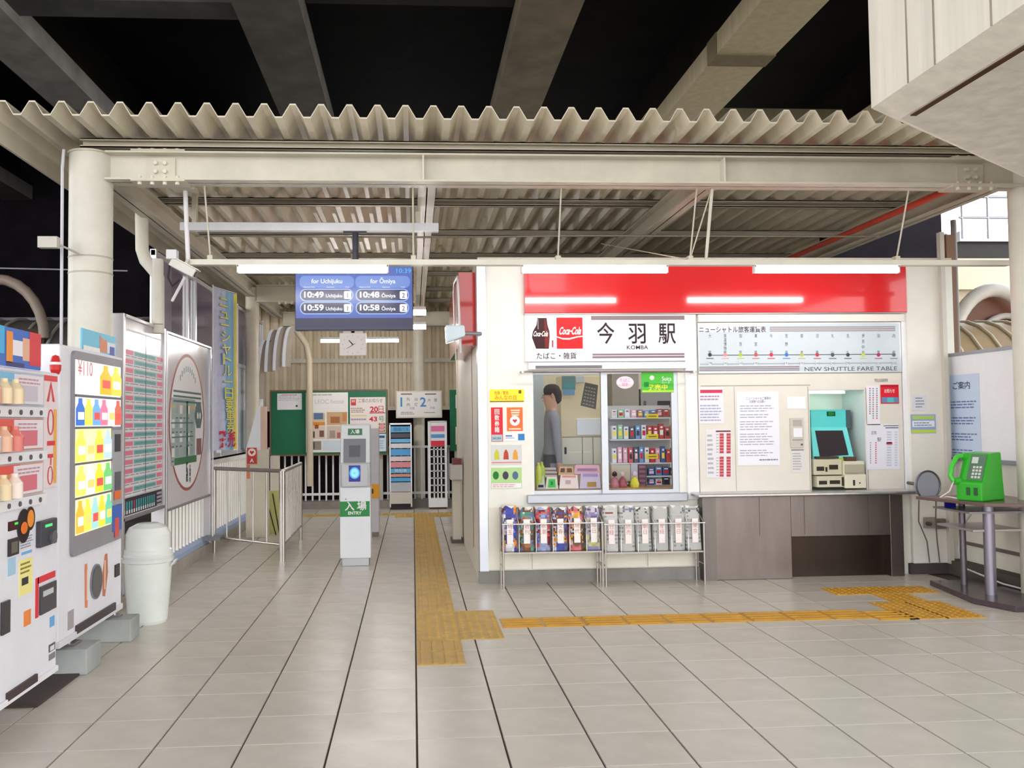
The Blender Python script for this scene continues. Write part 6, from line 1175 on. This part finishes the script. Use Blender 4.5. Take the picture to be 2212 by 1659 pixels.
m = MB(front(YR)); ft(m, '路線バス', 866, 924, 931, -.02, (60, 110, 170), YR, align='c', width=.25); ft(m, '時刻表', 866, 1014, 1020, .005, (240, 246, 255), YR, align='c', width=.2); P('lettering', m, PRINT, r1)
x0, x1, z0, z1 = RF(925, 909, 966, 1090, YR); r2 = T('leaflet_rack', 'slim white wire leaflet rack with a pink poster on top', 'rack', ((x0+x1)/2, YR, 0)); z = lambda py: at(946, py, YR).z
P('side_frame', MB(front(YR)).box(x0, x0+.04, .03, z1, -.25, 0, WHITE).box(x1-.04, x1, .03, z1, -.25, 0, WHITE).box(x0, x1, z1-.02, z1, -.25, 0, WHITE).box(x0, x1, .03, z(1076), -.25, .01, WHITE), PAINT, r2, bevel=.004); P('base', MB(front(YR)).box(x0+.02, x1-.02, 0, .03, -.25, .0, (90, 30, 36)), PAINT, r2)
P('back_sheet', MB(front(YR)).box(x0+.04, x1-.04, z(1076), z(966), -.24, -.23, (46, 40, 46)), PAINT, r2)
for k in range(7): py = 970+15.5*k; P('wire_shelf', MB(front(YR)).box(x0+.04, x1-.04, z(py+2), z(py), -.2, 0, (226, 226, 230)), PAINT, r2)
for xx in (x0+.1, (x0+x1)/2, x1-.1): P('wire_upright', MB(front(YR)).box(xx-.012, xx+.012, z(1076), z(966), -.02, 0, (226, 226, 230)), PAINT, r2)
m = MB(front(YR)); fq(m, 930, 912, 962, 964, -.01, (236, 230, 236), YR); fq(m, 931, 920, 961, 932, -.009, (226, 120, 170), YR); fq(m, 931, 938, 961, 946, -.009, (90, 160, 220), YR); fq(m, 931, 952, 961, 964, -.009, (220, 60, 80), YR); P('header_poster', m, PRINT, r2)
# ================================================================ RIGHT SIDE
XR = 5.13
ya, yb_ = sx(2203, 870, XR).y, sx(2037, 870, XR).y; z1 = sx(2037, 773, XR).z; z0 = sx(2037, 985, XR).z
wb_ = T('whiteboard', 'large blank whiteboard in a grey frame on the right wall', 'board', (XR, (ya+yb_)/2, z0)); ya -= .35
P('surface', MB(right(XR)).box(-yb_, -ya, z0, z1, 0, .02, (246, 247, 252)), GLOSS, wb_); P('frame', MB(right(XR)).box(-yb_, -ya, z1, z1+.03, 0, .035, (170, 170, 180)).box(-yb_, -ya, z0-.03, z0, 0, .05, (160, 160, 168)).box(-yb_-.03, -yb_, z0-.03, z1+.03, 0, .035, (170, 170, 180)), SATIN, wb_)
a0, a1 = sx(2043, 900, XR-.025).y, sx(2117, 900, XR-.025).y; zt5, zb5 = sx(2043, 812, XR-.025).z, sx(2043, 986, XR-.025).z
no = T('notice', 'pale blue printed notice taped to the whiteboard', 'poster', (XR-.03, (a0+a1)/2, zb5)); P('sheet', MB(right(XR-.022)).box(-a0, -a1, zb5, zt5, 0, .003, (206, 222, 246)), PRINT, no)
m = MB(right(XR-.022)); m.text('ご案内', -(a0+a1)/2, zt5-.13, .055, .004, (50, 56, 80), align='c', width=.26, bold=.01)
for k in range(4): zz = zt5-.27-.15*k; m.text('■', -a0+.03, zz, .02, .004, (80, 90, 130)); m.lines(-a0+.06, -a1-.04, zz-.05, zz+.03, 3, .004, (110, 126, 176))
P('lettering', m, PRINT, no)
# public phone stand
sb = T('phone_stand', 'dark two-post metal stand for the green payphone', 'stand', (4.75, 7.1, 0)); PC = (120, 112, 120)
b = [fl(2112, 1306, .05), fl(2212, 1300, .05)]
P('base_plate', MB().add([(4.38, 6.83, 0), (4.5, 6.5, 0), (5.0, 6.5, 0), (5.0, 7.1, 0), (4.95, 7.6, 0), (4.5, 7.62, 0), (4.38, 6.83, .045), (4.5, 6.5, .045), (5.0, 6.5, .045), (5.0, 7.1, .045), (4.95, 7.6, .045), (4.5, 7.62, .045)], [(5, 4, 3, 2, 1, 0), (6, 7, 8, 9, 10, 11)]+[(i, (i+1) % 6, 6+(i+1) % 6, 6+i) for i in range(6)], (78, 66, 72)), GLOSS, sb, bevel=.006)
tpz = at(2120, 1080, 7.0).z
pf = fl(2141, 1284, .045); pb_ = fl(2083, 1262, .045)
P('post', MB().cyl(pf, (pf.x, pf.y, tpz-.03), .043, (150, 146, 160), 20), SATIN, sb, 'thicker front post'); P('post', MB().cyl(pb_, (pb_.x, pb_.y, tpz-.03), .026, PC, 16), SATIN, sb)
P('shelf_top', MB().add([(4.3, 7.45, 0), (4.45, 6.75, 0), (5.02, 6.5, 0), (5.04, 7.5, 0), (4.3, 7.45, .028), (4.45, 6.75, .028), (5.02, 6.5, .028), (5.04, 7.5, .028)], [(3, 2, 1, 0), (4, 5, 6, 7), (0, 1, 5, 4), (1, 2, 6, 5), (2, 3, 7, 6), (3, 0, 4, 7)], (112, 88, 88)), GLOSS, sb, bevel=.004); bpy.data.objects['shelf_top'].location.z += tpz-.028
P('under_tray', MB().box(4.42, 4.98, 6.9, 7.4, tpz-.1, tpz-.085, (150, 150, 156)), SATIN, sb); q = at(2052, 1087, 7.3); P('blue_label', MB().box(q.x-.05, q.x+.04, 7.28, 7.3, tpz-.085, tpz-.03, (20, 20, 140)), PRINT, sb)
zc = at(2100, 1142, 7.1).z; P('cross_shelf', MB().box(4.48, 4.9, 6.95, 7.45, zc-.01, zc+.01, (196, 190, 190)), SATIN, sb, bevel=.003)
P('cable', MB().tube([(4.8, 7.4, tpz-.1), (4.72, 7.5, .5), (4.7, 7.5, .3), (4.8, 7.6, .15), (4.95, 7.3, .06), (4.97, 6.9, .06)], .008, (216, 214, 214)), RUBBER, sb)
ph = T('payphone', 'bright green public payphone with a handset on its left side', 'phone', (4.66, 7.1, tpz)); PG = (50, 176, 42)
zt6 = at(2120, 976, 7.05).z; H = zt6-tpz
fx0, fx1 = at(2078, 1030, 6.92).x, at(2122, 1030, 6.92).x; bx1_ = at(2176, 1030, 7.05).x
# body: front face looks left-forward, side face darker by light
X0, Xm, Xe = fx0+.02, fx1+.03, bx1_
prof_ = [(0, 0), (.0, H*.38), (.035, H*.42), (.13, H*.98), (.3, H), (.32, H*.4), (.34, 0)]
m = MB(Matrix.Translation((fx0+.06, 6.93, tpz)) @ Matrix.Rotation(math.radians(-62), 4, 'Z'))
dv = .21; n = len(prof_)
m.add([(0-dv/2, y, z_) for y, z_ in prof_]+[(dv/2, y, z_) for y, z_ in prof_], [tuple(range(n)), tuple(range(2*n-1, n-1, -1))]+[(i, n+i, n+(i+1) % n, (i+1) % n) for i in range(n)], PG)
P('body', m, GLOSS, ph, bevel=.012)
Mx = Matrix.Translation((fx0+.06, 6.93, tpz)) @ Matrix.Rotation(math.radians(-62), 4, 'Z')
def on(u0, u1, t0, t1, w, c, nm, mt=GLOSS):     # patch on the sloping face
    p = lambda u, t: Vector((u, .035+(.13-.035)*t-w*.9, H*.42+(H*.56)*t+w*.2))
    P(nm, MB(Mx).add([p(u0, t0), p(u1, t0), p(u1, t1), p(u0, t1), p(u0, t0)+Vector((0, w, 0)), p(u1, t0)+Vector((0, w, 0)), p(u1, t1)+Vector((0, w, 0)), p(u0, t1)+Vector((0, w, 0))], [(0, 1, 2, 3), (0, 4, 5, 1), (1, 5, 6, 2), (2, 6, 7, 3), (3, 7, 4, 0)], c), mt, ph)
on(-.035, .09, .02, .95, .006, (86, 120, 96), 'keypad_panel'); on(-.02, .03, .62, .85, .01, (200, 210, 206), 'card_display')
for i in range(3):
    for j in range(4): on(.0+.026*i, .018+.026*i, .08+.12*j, .16+.12*j, .011, (206, 210, 206), 'key')
m = MB(Mx); 
for i in (0, 1): m.box(-.02+.06*i, .01+.06*i, -.004, .0, H*.12, H*.28, (40, 90, 46))
P('coin_slots', m, PAINT, ph)
hs = [Mx @ Vector(v) for v in ((-.1, .10, H*.92), (-.12, .05, H*.9), (-.135, .0, H*.7), (-.13, -.03, H*.5), (-.11, -.02, H*.4))]
P('handset', MB().tube(hs, .02, (70, 196, 60), 12), GLOSS, ph); P('earpiece', MB().cyl(hs[0], hs[0]+Vector((.05, .0, -.02)), .03, PG, 14), GLOSS, ph); P('mouthpiece', MB().cyl(hs[-1], hs[-1]+Vector((.05, 0, -.0)), .03, PG, 14), GLOSS, ph)
q0 = hs[-1]; P('cord', MB().tube([q0, q0+Vector((-.05, -.02, -.08)), q0+Vector((-.12, -.0, -.13)), (q0.x-.06, q0.y, tpz+.03), (q0.x+.02, q0.y, tpz+.015)], .006, (226, 206, 206)), RUBBER, ph)
one('dark_bag', MB().lathe((5.0, 6.2, 0), [(0, .0), (.12, 0), (.1, .05), (0, .06)], (60, 46, 52), 12), RUBBER, 'low dark rubber foot at the right edge beside the phone stand', 'foot')
# right background seen beyond the white column
S('rusty_post', MB().box(at(2044, 520, 8.6).x, at(2062, 520, 8.6).x, 8.6, 8.7, 1.9, 3.3, (122, 84, 58)), STEELP, 'rusty brown post beside the whiteboard top', cat='post')
for k, (pa, pb, yt, yb, c, lb) in enumerate(((2037, 2049, 590, 770, (236, 236, 244), 'white upright pipe right of the kiosk'), (2056, 2068, 560, 772, (140, 132, 130), 'grey upright pipe right of the white pipe'))):
    a, b = at((pa+pb)/2, yt, 8.7), at((pa+pb)/2, yb, 8.7); S('upright_pipe', MB().cyl((a.x, 8.7, a.z+.4), (a.x, 8.7, 0), (pb-pa)/2*8.7/F, c, 14), PAINT, lb, cat='pipe')
xvault(6.3, 13.0, 14.0, 1.4, at(2100, 697, 14).z-1.4, 22, (176, 148, 110), (226, 214, 190), 'ribbed tan barrel roof beyond the right wall', .03)
e = SE('arched_hood', 'pale arched hood over the ribbed barrel roof on the right', (8.6, 14.2, 2.4), 'roof'); c_ = at(2150, 790, 16)
P('arch', MB().tube([(c_.x+.02+.9*math.cos(t), 16.0, c_.z+1.42*math.sin(t)) for t in [math.pi*i/20 for i in range(21)]], .13, (226, 220, 212), 8), STEELP, e)
P('hood_back', MB().add([(c_.x+.02+.9*math.cos(t), 16.25, c_.z+1.42*math.sin(t)) for t in [math.pi*i/20 for i in range(21)]], [tuple(range(21))], (120, 70, 46)), STEELP, e)
P('inner_arch', MB().tube([(c_.x+.35+.7*math.cos(t), 16.15, c_.z+.95*math.sin(t)) for t in [math.pi*i/20 for i in range(21)]], .06, (206, 200, 196), 8), STEELP, e)
S('far_building', MB().box(6.9, 14, 20, 21, -.2, 4.4, (214, 200, 172)).box(8.5, 14, 19.8, 20, 4.4, 5.6, (240, 228, 200)), PAINT, 'cream building far beyond the right wall', cat='building')
cwk = SE('catwalk', 'steel catwalk with pipe railings high beyond the right wall', (8.8, 14.6, 4.2), 'catwalk'); a, b = at(2058, 520, 14.5), at(2200, 525, 14.5)
P('deck', MB().box(a.x, b.x+2, 14.3, 15.1, a.z-.05, a.z+.12, (190, 194, 206)), SATIN, cwk); P('under_brace', MB().box(a.x, b.x+2, 14.4, 14.5, a.z-.3, a.z-.05, (40, 34, 34)), STEELP, cwk)
for dz in (.35, .7): P('rail', MB().tube([(a.x, 14.3, a.z+dz), (b.x+2, 14.3, a.z+dz)], .022, (206, 210, 220)), SATIN, cwk)
for k in range(6): x = a.x+.05+.45*k; P('rail_post', MB().tube([(x, 14.3, a.z), (x, 14.3, a.z+.7)], .02, (200, 204, 214)), SATIN, cwk)
S('sky_cover_panel', MB().box(4.95, at(2034, 500, 10.4).x, 10.4, 10.5, 2.86, 4.2, (60, 58, 66)), DARK, 'dark backdrop panel added above the kiosk roof on the right to cover the sky', cat='beam')  # dark backdrop added to hide the open sky behind the roof beams
